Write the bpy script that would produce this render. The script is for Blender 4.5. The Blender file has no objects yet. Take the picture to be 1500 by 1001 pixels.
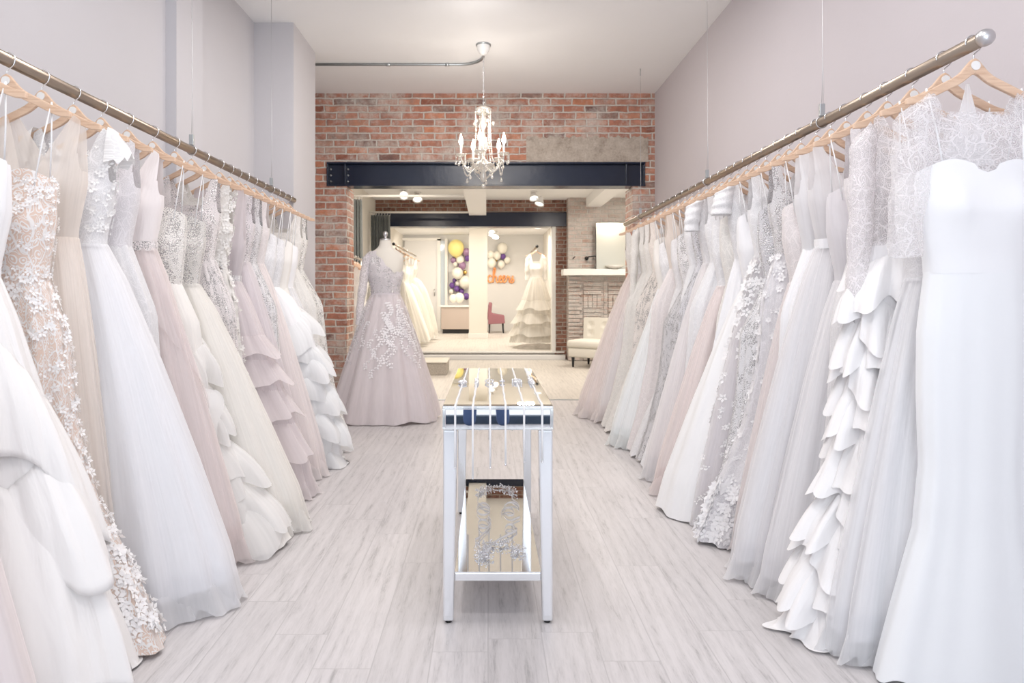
import bpy, bmesh, math, random
import numpy as np
from mathutils import Vector, Matrix
PI = math.pi
SC = bpy.context.scene
COL = SC.collection
rnd = random.Random(7)

# ------------------------------------------------------------------ camera
CAMZ = 1.21
cd = bpy.data.cameras.new('camera'); cam = bpy.data.objects.new('camera', cd); COL.objects.link(cam)
cam.location = (0, 0, CAMZ); cam.rotation_euler = (PI/2, 0, 0)
cd.lens = 24.0; cd.sensor_width = 36; cd.shift_x = 0.02333; cd.shift_y = -0.045
cd.clip_start = 0.05; cd.clip_end = 100
cd.dof.use_dof = True; cd.dof.focus_distance = 3.3; cd.dof.aperture_fstop = 5.0
SC.camera = cam
# ------------------------------------------------------------------ view and world
SC.view_settings.view_transform = 'Standard'; SC.view_settings.look = 'None'
SC.view_settings.gamma = 1.0; SC.view_settings.exposure = -0.13
SC.view_settings.use_curve_mapping = False
try:
    SC.cycles.use_denoising = True
    SC.cycles.max_bounces = 10; SC.cycles.diffuse_bounces = 5; SC.cycles.glossy_bounces = 4
    SC.cycles.transparent_max_bounces = 14; SC.cycles.transmission_bounces = 5
    SC.cycles.sample_clamp_indirect = 6
except Exception: pass
W = bpy.data.worlds.new('street_daylight'); SC.world = W; W.use_nodes = True
W.node_tree.nodes['Background'].inputs[0].default_value = (0.80, 0.90, 1.0, 1)
W.node_tree.nodes['Background'].inputs[1].default_value = 1.3

def area(name, loc, rot, sx, sy, watt, col, spread=180):
    l = bpy.data.lights.new(name, 'AREA'); l.shape = 'RECTANGLE'; l.size = sx; l.size_y = sy
    l.energy = watt; l.color = col; l.spread = math.radians(spread)
    o = bpy.data.objects.new(name, l); COL.objects.link(o); o.location = loc; o.rotation_euler = rot
    return o
WARM = (1.0, 0.915, 0.81)
area('shop_window_daylight', (0, -1.9, 1.75), (PI/2, 0, 0), 3.5, 2.8, 66, (0.88, 0.93, 1.0))
for y_ in (0.9, 2.5, 4.2):
    for x_ in (-0.55, 0.55):
        area('ceiling_lamp_light', (x_, y_, 3.42), (0, 0, 0), 0.30, 0.30, 14.5, (1.0, 0.965, 0.95))
area('ceiling_lamp_light', (-0.1, 5.0, 3.42), (math.radians(16), 0, 0), 0.5, 0.3, 26, (1.0, .955, .91))
for x_, y_ in ((-1.3, 9.2), (1.45, 9.2), (2.5, 11.0)):
    area('fitting_lamp_light', (x_, y_, 2.98), (0, 0, 0), 0.35, 0.35, 50, WARM)
for x_, y_ in ((-1.2, 14.4), (0.7, 13.9), (0.9, 16.2), (-1.5, 16.6)):
    area('back_lamp_light', (x_, y_, 2.98), (0, 0, 0), 0.4, 0.4, 42, WARM)

# ------------------------------------------------------------------ helpers
def px(x, y, Y):
    return Vector(((x-715)/1000*Y, Y, CAMZ+(433-y)/1000*Y))

STUFF = ('floral_applique', 'lace_flowers', 'petal_applique', 'flower_cluster', 'lace_hem_flowers', 'pearls', 'rhinestones', 'beading', 'bead_strand')
class MB:
    def __init__(s): s.v = []; s.f = []; s.uv = []; s.smooth = True
    def add(s, vs, fs, uvs=None):
        b = len(s.v); s.v += [tuple(map(float, p)) for p in vs]
        s.f += [tuple(i+b for i in f) for f in fs]
        s.uv += ([tuple(map(float, u)) for u in uvs] if uvs is not None else [(0.0, 0.0)]*len(vs))
        return s
    def box(s, x0, x1, y0, y1, z0, z1):
        vs = [(x, y, z) for z in (z0, z1) for y in (y0, y1) for x in (x0, x1)]
        return s.add(vs, [(0, 2, 3, 1), (4, 5, 7, 6), (0, 1, 5, 4), (2, 6, 7, 3), (0, 4, 6, 2), (1, 3, 7, 5)])
    def grid(s, P, wrap_u=False, wrap_v=False, uv=None):
        # P: (nu, nv, 3)
        nu, nv = P.shape[:2]; vs = P.reshape(-1, 3); fs = []
        for i in range(nu if wrap_u else nu-1):
            i2 = (i+1) % nu
            for j in range(nv if wrap_v else nv-1):
                j2 = (j+1) % nv
                fs.append((i*nv+j, i2*nv+j, i2*nv+j2, i*nv+j2))
        return s.add(vs, fs, uv.reshape(-1, 2) if uv is not None else None)
    def tube(s, pts, r, n=8, caps=True, closed=False):
        pts = [Vector(p) for p in pts]; m = len(pts)
        rs = r if isinstance(r, (list, tuple)) else [r]*m
        rings = []; up = None
        for i, p in enumerate(pts):
            if closed: t = pts[(i+1) % m]-pts[i-1]
            else: t = pts[min(i+1, m-1)]-pts[max(i-1, 0)]
            if t.length < 1e-9: t = Vector((0, 0, 1))
            t.normalize()
            if up is None:
                up = Vector((0, 0, 1)) if abs(t.z) < .9 else Vector((1, 0, 0))
            u = (up - t*up.dot(t))
            if u.length < 1e-6: u = t.orthogonal()
            u.normalize(); up = u; w = t.cross(u)
            rings.append([p+(u*math.cos(a)+w*math.sin(a))*rs[i] for a in [2*PI*k/n for k in range(n)]])
        vs = [q for R in rings for q in R]; fs = []
        for i in range(m if closed else m-1):
            i2 = (i+1) % m
            for k in range(n):
                k2 = (k+1) % n; fs.append((i*n+k, i*n+k2, i2*n+k2, i2*n+k))
        if caps and not closed:
            fs.append(tuple(range(n-1, -1, -1))); fs.append(tuple((m-1)*n+k for k in range(n)))
        return s.add(vs, fs)
    def lathe(s, prof, n=24, c=(0, 0, 0), sx=1, sy=1):
        P = np.array([[(c[0]+r*math.cos(2*PI*k/n)*sx, c[1]+r*math.sin(2*PI*k/n)*sy, c[2]+z) for (r, z) in prof] for k in range(n)])
        s.grid(P, wrap_u=True); return s
    def prism(s, outline, y0, y1):
        n = len(outline)
        vs = [(x, y0, z) for x, z in outline]+[(x, y1, z) for x, z in outline]
        fs = [tuple(range(n)), tuple(range(2*n-1, n-1, -1))]+[(i, i+n, (i+1) % n+n, (i+1) % n) for i in range(n)]
        return s.add(vs, fs)
    def ball(s, c, r, n=8, m=6, sz=1.0):
        P = np.array([[(c[0]+r*math.sin(PI*j/m)*math.cos(2*PI*k/n), c[1]+r*math.sin(PI*j/m)*math.sin(2*PI*k/n), c[2]+r*sz*math.cos(PI*j/m)) for j in range(m+1)] for k in range(n)])
        return s.grid(P, wrap_u=True)
    def build(s, name, mat, parent=None, smooth=True, bevel=0, solid=0, loc=None, rotz=0, sub=0):
        me = bpy.data.meshes.new(name); me.from_pydata(s.v, [], s.f)
        if mat: me.materials.append(mat)
        uvl = me.uv_layers.new(name='UVMap')
        li = np.empty(len(me.loops), dtype=np.int32); me.loops.foreach_get('vertex_index', li)
        ua = np.array(s.uv, dtype=np.float32)[li]
        uvl.data.foreach_set('uv', ua.ravel())

        if smooth: me.polygons.foreach_set('use_smooth', [True]*len(me.polygons))
        me.update()
        o = bpy.data.objects.new(name, me); COL.objects.link(o)
        if parent: o.parent = parent
        if name in STUFF: o['kind'] = 'stuff'
        if loc: o.location = loc
        if rotz: o.rotation_euler = (0, 0, rotz)
        if bevel:
            b = o.modifiers.new('bevel', 'BEVEL'); b.width = bevel; b.segments = 2; b.limit_method = 'ANGLE'; b.angle_limit = math.radians(40)
        if solid:
            b = o.modifiers.new('thickness', 'SOLIDIFY'); b.thickness = solid; b.offset = 0
        if sub:
            b = o.modifiers.new('soft', 'SUBSURF'); b.levels = sub; b.render_levels = sub
        return o

def tag(o, label, cat=None, group=None, kind=None):
    if label: o['label'] = label
    if cat: o['category'] = cat
    if group: o['group'] = group
    if kind: o['kind'] = kind
    return o
def thing(name, label, cat, loc=(0, 0, 0), rotz=0, group=None):
    o = bpy.data.objects.new(name, None); COL.objects.link(o); o.empty_display_size = .1
    o.location = loc; o.rotation_euler = (0, 0, rotz)
    return tag(o, label, cat, group)
def struct(name, mb, mat, label=None, smooth=False, **k):
    o = mb.build(name, mat, smooth=smooth, **k); o['kind'] = 'structure'
    if label: o['label'] = label
    return o

# ------------------------------------------------------------------ materials
class NT:
    def __init__(s, name):
        s.m = bpy.data.materials.new(name); s.m.use_nodes = True; s.t = s.m.node_tree; s.t.nodes.clear()
        s.out = s.t.nodes.new('ShaderNodeOutputMaterial')
    def n(s, typ, ins=None, **props):
        nd = s.t.nodes.new('ShaderNode'+typ)
        for k, v in props.items(): setattr(nd, k, v)
        for k, v in (ins or {}).items(): s.put(nd.inputs[k], v)
        return nd
    def put(s, sock, v):
        if isinstance(v, bpy.types.NodeSocket): s.t.links.new(v, sock)
        elif isinstance(v, bpy.types.Node): s.t.links.new(v.outputs[0], sock)
        else:
            if sock.type == 'RGBA' and len(v) == 3: v = (*v, 1)
            sock.default_value = v
    def math(s, op, a, b=0.0, c=0.0, clamp=False):
        nd = s.n('Math', {0: a, 1: b, 2: c}, operation=op); nd.use_clamp = clamp; return nd.outputs[0]
    def ramp(s, fac, stops, interp='LINEAR'):
        nd = s.n('ValToRGB', {0: fac}); cr = nd.color_ramp; cr.interpolation = interp
        while len(cr.elements) < len(stops): cr.elements.new(0.5)
        for e, (p, c) in zip(cr.elements, stops):
            e.position = p; e.color = (*c, 1) if not isinstance(c, (int, float)) else (c, c, c, 1)
        return nd.outputs[0]
    def mix(s, fac, a, b, blend='MIX'):
        nd = s.n('Mix', data_type='RGBA', blend_type=blend); s.put(nd.inputs[0], fac); s.put(nd.inputs[6], a); s.put(nd.inputs[7], b)
        return nd.outputs[2]
    def noise(s, vec, scale, detail=3, rough=.5, dist=0):
        return s.n('TexNoise', {'Vector': vec, 'Scale': scale, 'Detail': detail, 'Roughness': rough, 'Distortion': dist}).outputs['Fac']
    def end(s, sh): s.put(s.out.inputs[0], sh); return s.m
    def obj(s): return s.n('TexCoord').outputs['Object']
    def uv(s): return s.n('TexCoord').outputs['UV']
    def scale(s, vec, x, y, z):
        return s.n('VectorMath', {0: vec, 1: (x, y, z)}, operation='MULTIPLY').outputs[0]
    def bump(s, h, st=.3, d=.01):
        return s.n('Bump', {'Height': h, 'Strength': st, 'Distance': d}).outputs[0]

def plain(name, col, rough=.6, metal=0, bump=0, bscale=40, var=0, **kw):
    t = NT(name); c = col
    if var:
        f = t.noise(t.obj(), kw.pop('vscale', 3), 4)
        c = t.mix(f, tuple(x*(1-var) for x in col), tuple(min(1, x*(1+var)) for x in col))
    ins = {'Base Color': c, 'Roughness': rough, 'Metallic': metal}
    if bump: ins['Normal'] = t.bump(t.noise(t.obj(), bscale, 4), bump)
    ins.update(kw)
    return t.end(t.n('BsdfPrincipled', ins))
def emis(name, col, st):
    t = NT(name); return t.end(t.n('Emission', {0: col, 1: st}))

M = {}
M['wall'] = plain('wall_paint', (.60, .56, .58), .85, var=.015, bump=.05, bscale=60)
M['wall_left'] = plain('wall_paint_cool', (.60, .585, .605), .85, var=.015, bump=.05, bscale=60)
M['ceiling'] = plain('ceiling_paint', (.92, .92, .915), .9, var=.015)
M['white_trim'] = plain('white_trim_paint', (.80, .785, .75), .5)
M['white_room'] = plain('warm_white_paint', (.74, .71, .65), .8, var=.01)
M['grey_room'] = plain('grey_paint', (.66, .65, .63), .8, var=.02)
M['door_grey'] = plain('door_grey_paint', (.72, .71, .70), .5)
M['beam'] = plain('navy_steel_paint', (.011, .018, .042), .22, bump=.15, bscale=14, var=.2)
M['rail'] = plain('antique_bronze_tube', (.40, .33, .265), .32, 1.0, bump=.03, bscale=80)
M['chrome'] = plain('chrome', (.82, .83, .85), .16, 1.0)
M['brushed'] = plain('brushed_steel', (.62, .62, .63), .33, 1.0)
M['galv'] = plain('galvanised_pipe', (.50, .53, .54), .35, 1.0)
M['wire'] = plain('steel_wire', (.60, .60, .61), .4, .6)
M['mirror'] = plain('mirror_glass', (.90, .915, .93), .015, 1.0)
M['mirror_edge'] = plain('bevelled_mirror_edge', (.93, .95, .96), .10, 1.0)
M['black'] = plain('black_matt', (.015, .015, .016), .5)
M['disc'] = plain('white_disc', (.85, .84, .83), .5)
M['silver_leg'] = plain('silvered_wood', (.83, .85, .88), .22, .85)
M['form'] = plain('dress_form_linen', (.74, .70, .63), .8, bump=.1, bscale=300)
M['upholstery'] = plain('cream_upholstery', (.72, .69, .62), .85, bump=.15, bscale=200)
M['plum'] = plain('plum_upholstery', (.30, .13, .15), .8)
M['taupe'] = plain('taupe_counter', (.50, .42, .37), .6)
M['balloon_white'] = plain('white_balloon', (.82, .79, .70), .25)
M['balloon_purple'] = plain('purple_balloon', (.15, .07, .28), .18)
M['balloon_mauve'] = plain('mauve_balloon', (.33, .20, .33), .2)
M['balloon_yellow'] = plain('yellow_balloon', (.88, .76, .28), .3)
M['balloon_gold'] = plain('gold_balloon', (.75, .50, .15), .2, .9)
M['copper_foil'] = plain('copper_foil', (.86, .36, .14), .28, .35)
M['lens'] = emis('lamp_lens_glow', (1, .95, .86), 2.2)
M['bulb'] = emis('flame_bulb_glow', (1, .91, .74), 14)
M['candle'] = plain('candle_sleeve', (.62, .60, .58), .35)
M['can'] = plain('white_lamp_housing', (.82, .81, .79), .4)
M['ribbon'] = plain('satin_ribbon', (.86, .86, .87), .35, **{'Sheen Weight': .4})
M['cap'] = plain('cream_plastic', (.80, .78, .74), .4)
M['denim'] = plain('denim', (.07, .12, .26), .85, bump=.2, bscale=250, var=.25, vscale=10)
M['shoe'] = plain('brown_leather', (.06, .035, .03), .4)
M['skin'] = plain('skin', (.55, .33, .24), .5, **{'Subsurface Weight': .1})
M['sweater'] = plain('grey_knit', (.35, .35, .37), .9, bump=.3, bscale=180)
M['hair'] = plain('brown_hair', (.05, .03, .02), .5)
M['riser'] = plain('navy_riser_paint', (.035, .06, .10), .5, var=.4, vscale=14)

def m_crystal():
    t = NT('crystal')
    lw = t.n('LayerWeight', {'Blend': .35}).outputs['Facing']
    gl = t.n('BsdfGlossy', {'Color': (1, .98, .94), 'Roughness': .05})
    tr = t.n('BsdfTransparent', {'Color': (.92, .92, .90)})
    df = t.n('BsdfDiffuse', {'Color': (.85, .83, .78)})
    a = t.n('MixShader', {0: .30, 1: tr, 2: df}); b = t.n('MixShader', {0: t.math('MULTIPLY_ADD', lw, .6, .3), 1: a, 2: gl})
    return t.end(b)
M['crystal'] = m_crystal()
def m_rhine():
    t = NT('rhinestone'); return t.end(t.n('BsdfPrincipled', {'Base Color': (.86, .87, .90), 'Metallic': .75, 'Roughness': .12}))
M['rhine'] = m_rhine()

def m_brick(name, cols, mortar, bw=.245, bh=.078, white=0.0, lintel=None, mort_w=.0085):
    t = NT(name); P = t.obj(); sx = t.n('SeparateXYZ', {0: P})
    nz = t.n('TexNoise', {'Vector': P, 'Scale': 9.0, 'Detail': 3}); nn = t.n('SeparateXYZ', {0: nz.outputs['Color']})
    wob = t.math('MULTIPLY_ADD', nn.outputs[0], .030, -.015); wob2 = t.math('MULTIPLY_ADD', nn.outputs[1], .026, -.013)
    u = t.math('ADD', t.math('ADD', sx.outputs[0], sx.outputs[1]), wob); v = t.math('ADD', sx.outputs[2], wob2)
    vr = t.math('DIVIDE', v, bh); row = t.math('FLOOR', vr); fv = t.math('SUBTRACT', vr, row)
    rr = t.n('TexWhiteNoise', {'W': row}, noise_dimensions='1D').outputs[0]
    off = t.math('ADD', t.math('MULTIPLY', t.math('MODULO', row, 2.0), .5), t.math('MULTIPLY', rr, .22))
    ur = t.math('ADD', t.math('DIVIDE', u, bw), off); cid = t.math('FLOOR', ur); fu = t.math('SUBTRACT', ur, cid)
    idv = t.n('CombineXYZ', {0: cid, 1: row})
    rnd1 = t.n('TexWhiteNoise', {'Vector': idv}, noise_dimensions='2D')
    def edge(f, size):
        d = t.math('MULTIPLY', t.math('MINIMUM', f, t.math('SUBTRACT', 1.0, f)), size); return d
    d = t.math('MINIMUM', edge(fu, bw), edge(fv, bh))
    fine = t.noise(P, 60, 4, .6)
    d2 = t.math('MULTIPLY_ADD', fine, .008, t.math('ADD', d, -.004))
    mask = t.n('MapRange', {0: d2, 1: mort_w*.6, 2: mort_w*1.35}).outputs[0]
    bc = t.ramp(rnd1.outputs[0], cols)
    bc = t.mix(t.math('MULTIPLY', t.noise(P, 35, 5, .65), .55), bc, tuple(x*.55 for x in mortar), 'MULTIPLY')
    bc = t.mix(.35, bc, t.ramp(t.noise(P, 14, 4), [(.3, (.10, .045, .03)), (.7, (.62, .27, .17))]))
    big = t.noise(P, 2.8, 6, .68)
    smear = t.n('MapRange', {0: t.math('ADD', big, t.math('MULTIPLY', t.noise(P, 22, 5, .7), .5)), 1: .74-white, 2: .98-white*.8}).outputs[0]
    mc = t.mix(t.noise(P, 50, 4), tuple(x*.72 for x in mortar), mortar)
    c = t.mix(mask, mc, bc); c = t.mix(t.math('MULTIPLY', smear, .8), c, mc)
    c = t.mix(t.n('MapRange', {0: t.noise(P, 4.2, 6, .7), 1: .56, 2: .80}).outputs[0], c, (.36, .25, .21), 'MIX') if name == 'red_brick' else c
    h = t.math('ADD', t.math('MULTIPLY', mask, .8), t.math('MULTIPLY', fine, .5))
    return t.end(t.n('BsdfPrincipled', {'Base Color': c, 'Roughness': .85, 'Normal': t.bump(h, .9, .012)}))
REDS = [(0, (.38, .14, .095)), (.12, (.58, .25, .17)), (.3, (.68, .31, .22)), (.5, (.50, .22, .16)), (.68, (.72, .37, .27)), (.8, (.82, .34, .19)), (.9, (.56, .42, .36)), (.97, (.16, .11, .11)), (1, (.24, .16, .15))]
BROWNS = [(0, (.13, .06, .045)), (.4, (.26, .13, .10)), (.75, (.34, .20, .16)), (1, (.20, .11, .10))]
WHITES = [(0, (.60, .56, .53)), (.4, (.72, .69, .66)), (.8, (.80, .77, .74)), (1, (.52, .44, .39))]
M['brick'] = m_brick('red_brick', REDS, (.80, .74, .67), white=.05)
M['brick_dark'] = m_brick('dark_brick', BROWNS, (.50, .44, .39))
M['brick_white'] = m_brick('whitewashed_brick', WHITES, (.70, .67, .63), white=.10)
def m_concrete():
    t = NT('rough_concrete'); P = t.obj()
    c = t.ramp(t.math('ADD', t.math('MULTIPLY', t.noise(P, 6, 6, .7), .6), t.math('MULTIPLY', t.noise(P, 45, 5, .7), .4)), [(.32, (.27, .21, .17)), (.5, (.52, .45, .38)), (.66, (.68, .61, .54))])
    return t.end(t.n('BsdfPrincipled', {'Base Color': c, 'Roughness': .9, 'Normal': t.bump(t.noise(P, 40, 6, .7), 1, .012)}))
M['concrete'] = m_concrete()
def m_floor(name, tint):
    t = NT(name); P = t.obj(); s = t.n('SeparateXYZ', {0: P})
    pw, pl = .19, 1.25
    cu = t.math('DIVIDE', s.outputs[0], pw); ci = t.math('FLOOR', cu); fu = t.math('SUBTRACT', cu, ci)
    rr = t.n('TexWhiteNoise', {'W': ci}, noise_dimensions='1D').outputs[0]
    cv = t.math('ADD', t.math('DIVIDE', s.outputs[1], pl), t.math('MULTIPLY', rr, 7.0)); cj = t.math('FLOOR', cv); fv = t.math('SUBTRACT', cv, cj)
    wn = t.n('TexWhiteNoise', {'Vector': t.n('CombineXYZ', {0: ci, 1: cj})}, noise_dimensions='2D')
    eu = t.math('MULTIPLY', t.math('MINIMUM', fu, t.math('SUBTRACT', 1.0, fu)), pw)
    ev = t.math('MULTIPLY', t.math('MINIMUM', fv, t.math('SUBTRACT', 1.0, fv)), pl)
    gap = t.n('MapRange', {0: t.math('MINIMUM', eu, ev), 1: .0008, 2: .0028}).outputs[0]
    off = t.n('VectorMath', {0: t.scale(P, 1, .09, 1), 1: t.n('VectorMath', {0: wn.outputs[1], 1: (9, 9, 0)}, operation='MULTIPLY')}, operation='ADD').outputs[0]
    g1 = t.noise(off, 30, 8, .72, .5); g2 = t.noise(off, 150, 5, .75, .3)
    rings = t.n('TexWave', {'Vector': off, 'Scale': 5.5, 'Distortion': 9.0, 'Detail': 4.0, 'Detail Scale': 1.4}, wave_type='BANDS', bands_direction='X').outputs['Fac']
    g = t.math('ADD', t.math('MULTIPLY', g1, .55), t.math('ADD', t.math('MULTIPLY', g2, .34), t.math('MULTIPLY', rings, .07)))
    c = t.ramp(g, [(.34, tuple(x*.60 for x in tint)), (.43, tuple(x*.88 for x in tint)), (.54, tint), (.8, tuple(min(1, x*1.08) for x in tint))])
    shade = t.math('MULTIPLY_ADD', wn.outputs[0], .07, .95)
    c = t.mix(1.0, c, t.n('CombineXYZ', {0: shade, 1: shade, 2: shade}), 'MULTIPLY')
    c = t.mix(gap, tuple(x*.76 for x in tint), c)
    return t.end(t.n('BsdfPrincipled', {'Base Color': c, 'Roughness': t.math('MULTIPLY_ADD', g, .25, .30), 'Specular IOR Level': .42, 'Normal': t.bump(t.math('ADD', t.math('MULTIPLY', g, .4), gap), .12, .004)}))
M['floor'] = m_floor('whitewashed_plank_floor', (.60, .575, .578))
M['floor_back'] = m_floor('lamp_warmed_plank_floor', (.62, .58, .53))  # warmer tint paints in the glow of the back room lamps
def m_wood():
    t = NT('pale_beech'); P = t.obj()
    g = t.noise(t.scale(P, 3, 30, 30), 4, 5, .6, .5)
    c = t.ramp(g, [(.3, (.62, .41, .28)), (.7, (.80, .60, .45))])
    return t.end(t.n('BsdfPrincipled', {'Base Color': c, 'Roughness': .42, 'Specular IOR Level': .4}))
M['wood'] = m_wood()
def m_carpet():
    t = NT('speckled_carpet'); P = t.obj()
    c = t.ramp(t.noise(P, 120, 4, .8), [(.35, (.30, .26, .22)), (.65, (.66, .61, .54))])
    return t.end(t.n('BsdfPrincipled', {'Base Color': c, 'Roughness': 1, 'Normal': t.bump(t.noise(P, 150, 3), 1, .01)}))
M['carpet'] = m_carpet()
def m_curtain():
    t = NT('grey_green_velvet'); 
    c = t.mix(t.noise(t.obj(), 12, 4), (.075, .088, .090), (.125, .140, .138))
    return t.end(t.n('BsdfPrincipled', {'Base Color': c, 'Roughness': .85, 'Sheen Weight': .5}))
M['curtain'] = m_curtain()

def cloth_shader(t, col, rough, transl, normal=None, sheen=.25, metal=0):
    ins = {'Base Color': col, 'Roughness': rough, 'Sheen Weight': sheen*1.2, 'Metallic': metal, 'Specular IOR Level': .3}
    if normal: ins['Normal'] = normal
    p = t.n('BsdfPrincipled', ins)
    if not transl: return p
    tr = t.n('BsdfTranslucent', {'Color': col})
    return t.n('MixShader', {0: transl, 1: p, 2: tr})
_fc = {}
def fabric(kind, col, alpha=.5):
    mean = sum(col)/3   # cloth dyes: pale and clean
    col = tuple(min(.955, (mean+(c-mean)*.80)*1.0+.075) for c in col)
    key = (kind, tuple(round(c, 3) for c in col), alpha)
    if key in _fc: return _fc[key]
    t = NT(kind+'_fabric'); U = t.uv(); uvs = t.scale(U, 1, 1, 0)
    if kind == 'satin':
        n = t.bump(t.noise(t.scale(uvs, 6, 1.6, 0), 2.2, 3, .5, .3), .25, .05)
        sh = cloth_shader(t, col, .42, .12, n, .3)
    elif kind == 'crepe':
        n = t.bump(t.noise(uvs, 400, 2), .08, .002); sh = cloth_shader(t, col, .7, .12, n, .3)
    elif kind in ('tulle', 'sheer'):
        st = t.noise(t.scale(uvs, 13, .8, 0), 1.6, 3, .55, .5)
        n = t.bump(st, .10, .03)
        a = t.math('MULTIPLY_ADD', st, .40, alpha-.20, clamp=True)
        lw = t.n('LayerWeight', {'Blend': .35}).outputs['Facing']
        a = t.math('MULTIPLY_ADD', lw, .45, a, clamp=True)
        body = cloth_shader(t, col, .8, .42, n, .5)
        sh = t.n('MixShader', {0: a, 1: t.n('BsdfTransparent'), 2: body})
    elif kind in ('lace', 'nudelace', 'sheerlace'):
        w = t.n('TexNoise', {'Vector': uvs, 'Scale': 14.0, 'Detail': 1.0}).outputs['Color']
        ww = t.n('VectorMath', {0: uvs, 1: t.n('VectorMath', {0: w, 1: (.06, .06, 0)}, operation='MULTIPLY')}, operation='ADD').outputs[0]
        sc = {'nudelace': 26, 'lace': 34, 'sheerlace': 46}[kind]
        v = t.n('TexVoronoi', {'Vector': ww, 'Scale': sc}, feature='F1', voronoi_dimensions='2D').outputs['Distance']
        ring = t.math('SINE', t.math('MULTIPLY', v, 22.0))
        ed = t.n('TexVoronoi', {'Vector': ww, 'Scale': sc*.55}, feature='DISTANCE_TO_EDGE', voronoi_dimensions='2D').outputs['Distance']
        vine = t.n('MapRange', {0: ed, 1: .07, 2: .04}).outputs[0]
        pet = t.n('MapRange', {0: t.math('ADD', ring, t.math('MULTIPLY', v, -1.2)), 1: -.15, 2: .15}).outputs[0]
        mask = t.math('MAXIMUM', vine, pet)
        fine = t.noise(uvs, 220, 2)
        n = t.bump(t.math('ADD', mask, t.math('MULTIPLY', fine, .3)), .35, .004)
        if kind == 'nudelace': c = t.mix(mask, (.80, .64, .55), col)
        else: c = t.mix(mask, tuple(x*.88 for x in col), col)
        body = cloth_shader(t, c, .7, .15, n, .3)
        if kind == 'sheerlace':
            a = t.math('MULTIPLY_ADD', mask, .35, alpha, clamp=True)
            sh = t.n('MixShader', {0: a, 1: t.n('BsdfTransparent'), 2: body})
        else: sh = body
    elif kind == 'beaded':
        big = t.noise(uvs, 11, 3, .6, 1.5)
        v = t.n('TexVoronoi', {'Vector': uvs, 'Scale': 130.0}, feature='F1', voronoi_dimensions='2D')
        dens = t.n('MapRange', {0: big, 1: .42, 2: .60, 3: .12, 4: .50}).outputs[0]
        bead = t.math('LESS_THAN', v.outputs['Distance'], dens)
        hgt = t.math('MULTIPLY', bead, t.math('SUBTRACT', 1.0, v.outputs['Distance']))
        n = t.bump(hgt, 1, .006)
        base = cloth_shader(t, t.mix(t.n('MapRange', {0: big, 1: .45, 2: .5}).outputs[0], tuple(x*.90 for x in col), col), .6, .1, n)
        wnz = t.n('SeparateXYZ', {0: v.outputs['Color']}).outputs[0]
        bd = t.n('BsdfPrincipled', {'Base Color': t.mix(wnz, (.62, .62, .64), (.98, .97, .97)), 'Metallic': .85, 'Roughness': .25, 'Normal': n})
        sh = t.n('MixShader', {0: t.math('MULTIPLY', bead, .8), 1: base, 2: bd})
    _fc[key] = t.end(sh); return _fc[key]

WHITE = (.86, .86, .885); IVORY = (.86, .83, .785); PEARL = (.83, .815, .83); BLUSH = (.83, .735, .72)
LILAC = (.74, .68, .71); CHAMP = (.87, .79, .72); SILVER = (.70, .68, .70); ROSE = (.84, .775, .77)

# ------------------------------------------------------------------ the setting
CEIL = 3.49; LW = -1.955; RW = 1.88
struct('floor', MB().box(-3.2, 4.2, -2.4, 7.9, -.1, 0), M['floor'], 'whitewashed plank floor of the gown salon')
struct('floor', MB().box(-3.2, 4.2, 7.9, 13.02, -.1, 0), M['floor_back'], 'pale plank floor of the fitting room, tinted lamp warm')
struct('trim_1', MB().box(-1.594, 1.63, 7.88, 7.925, 0, .006), M['galv'], 'metal threshold strip between two floors')
mb = MB().box(LW-.2, LW, -2.4, 7.7, 0, CEIL); mb.box(LW-.02, LW+.065, 4.14, 4.52, 0, CEIL)
mb.box(LW-.02, -1.625, 5.7, 6.42, 0, CEIL)
struct('wall_left', mb, M['wall_left'], 'pale left wall with two pilasters')
struct('trim_2', MB().box(LW-.02, LW+.012, 1.2, 2.70, 1.2, CEIL), M['white_trim'], 'white window trim on the left wall')
struct('wall_right', MB().box(RW, RW+.2, -2.4, 7.7, 0, CEIL), M['wall'], 'plain pale pink right wall')
struct('ceiling', MB().box(-2.3, 2.3, -2.4, 8.1, CEIL, CEIL+.1), M['ceiling'], 'white salon ceiling')
struct('ceiling', MB().box(-3.2, 4.2, 8.1, 20.8, 3.03, 3.15), M['ceiling'], 'lower white ceiling of the back rooms')
# brick wall with opening
OL, OR = -1.594, 1.63
mb = MB().box(-2.2, OL, 7.7, 8.1, 0, 2.442); mb.box(OR, 2.2, 7.7, 8.1, 0, 2.442)
mb.box(-2.2, -1.817, 7.7, 8.1, 2.442, 2.71); mb.box(1.771, 2.2, 7.7, 8.1, 2.442, 2.71)
mb.box(-2.2, 2.2, 7.7, 8.1, 2.71, CEIL)
struct('wall_back', mb, M['brick'], 'exposed red brick wall around the wide opening')
n_ = 60; top = [(.43+1.375*i/n_, 2.995+.012*math.sin(i*1.7)+.01*math.sin(i*.6)) for i in range(n_+1)]
struct('wall_lintel', MB().prism([(.43, 2.715), (1.805, 2.715)]+top[::-1], 7.688, 7.72), M['concrete'], 'rough grey stone lintel set in the red brick')
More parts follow.
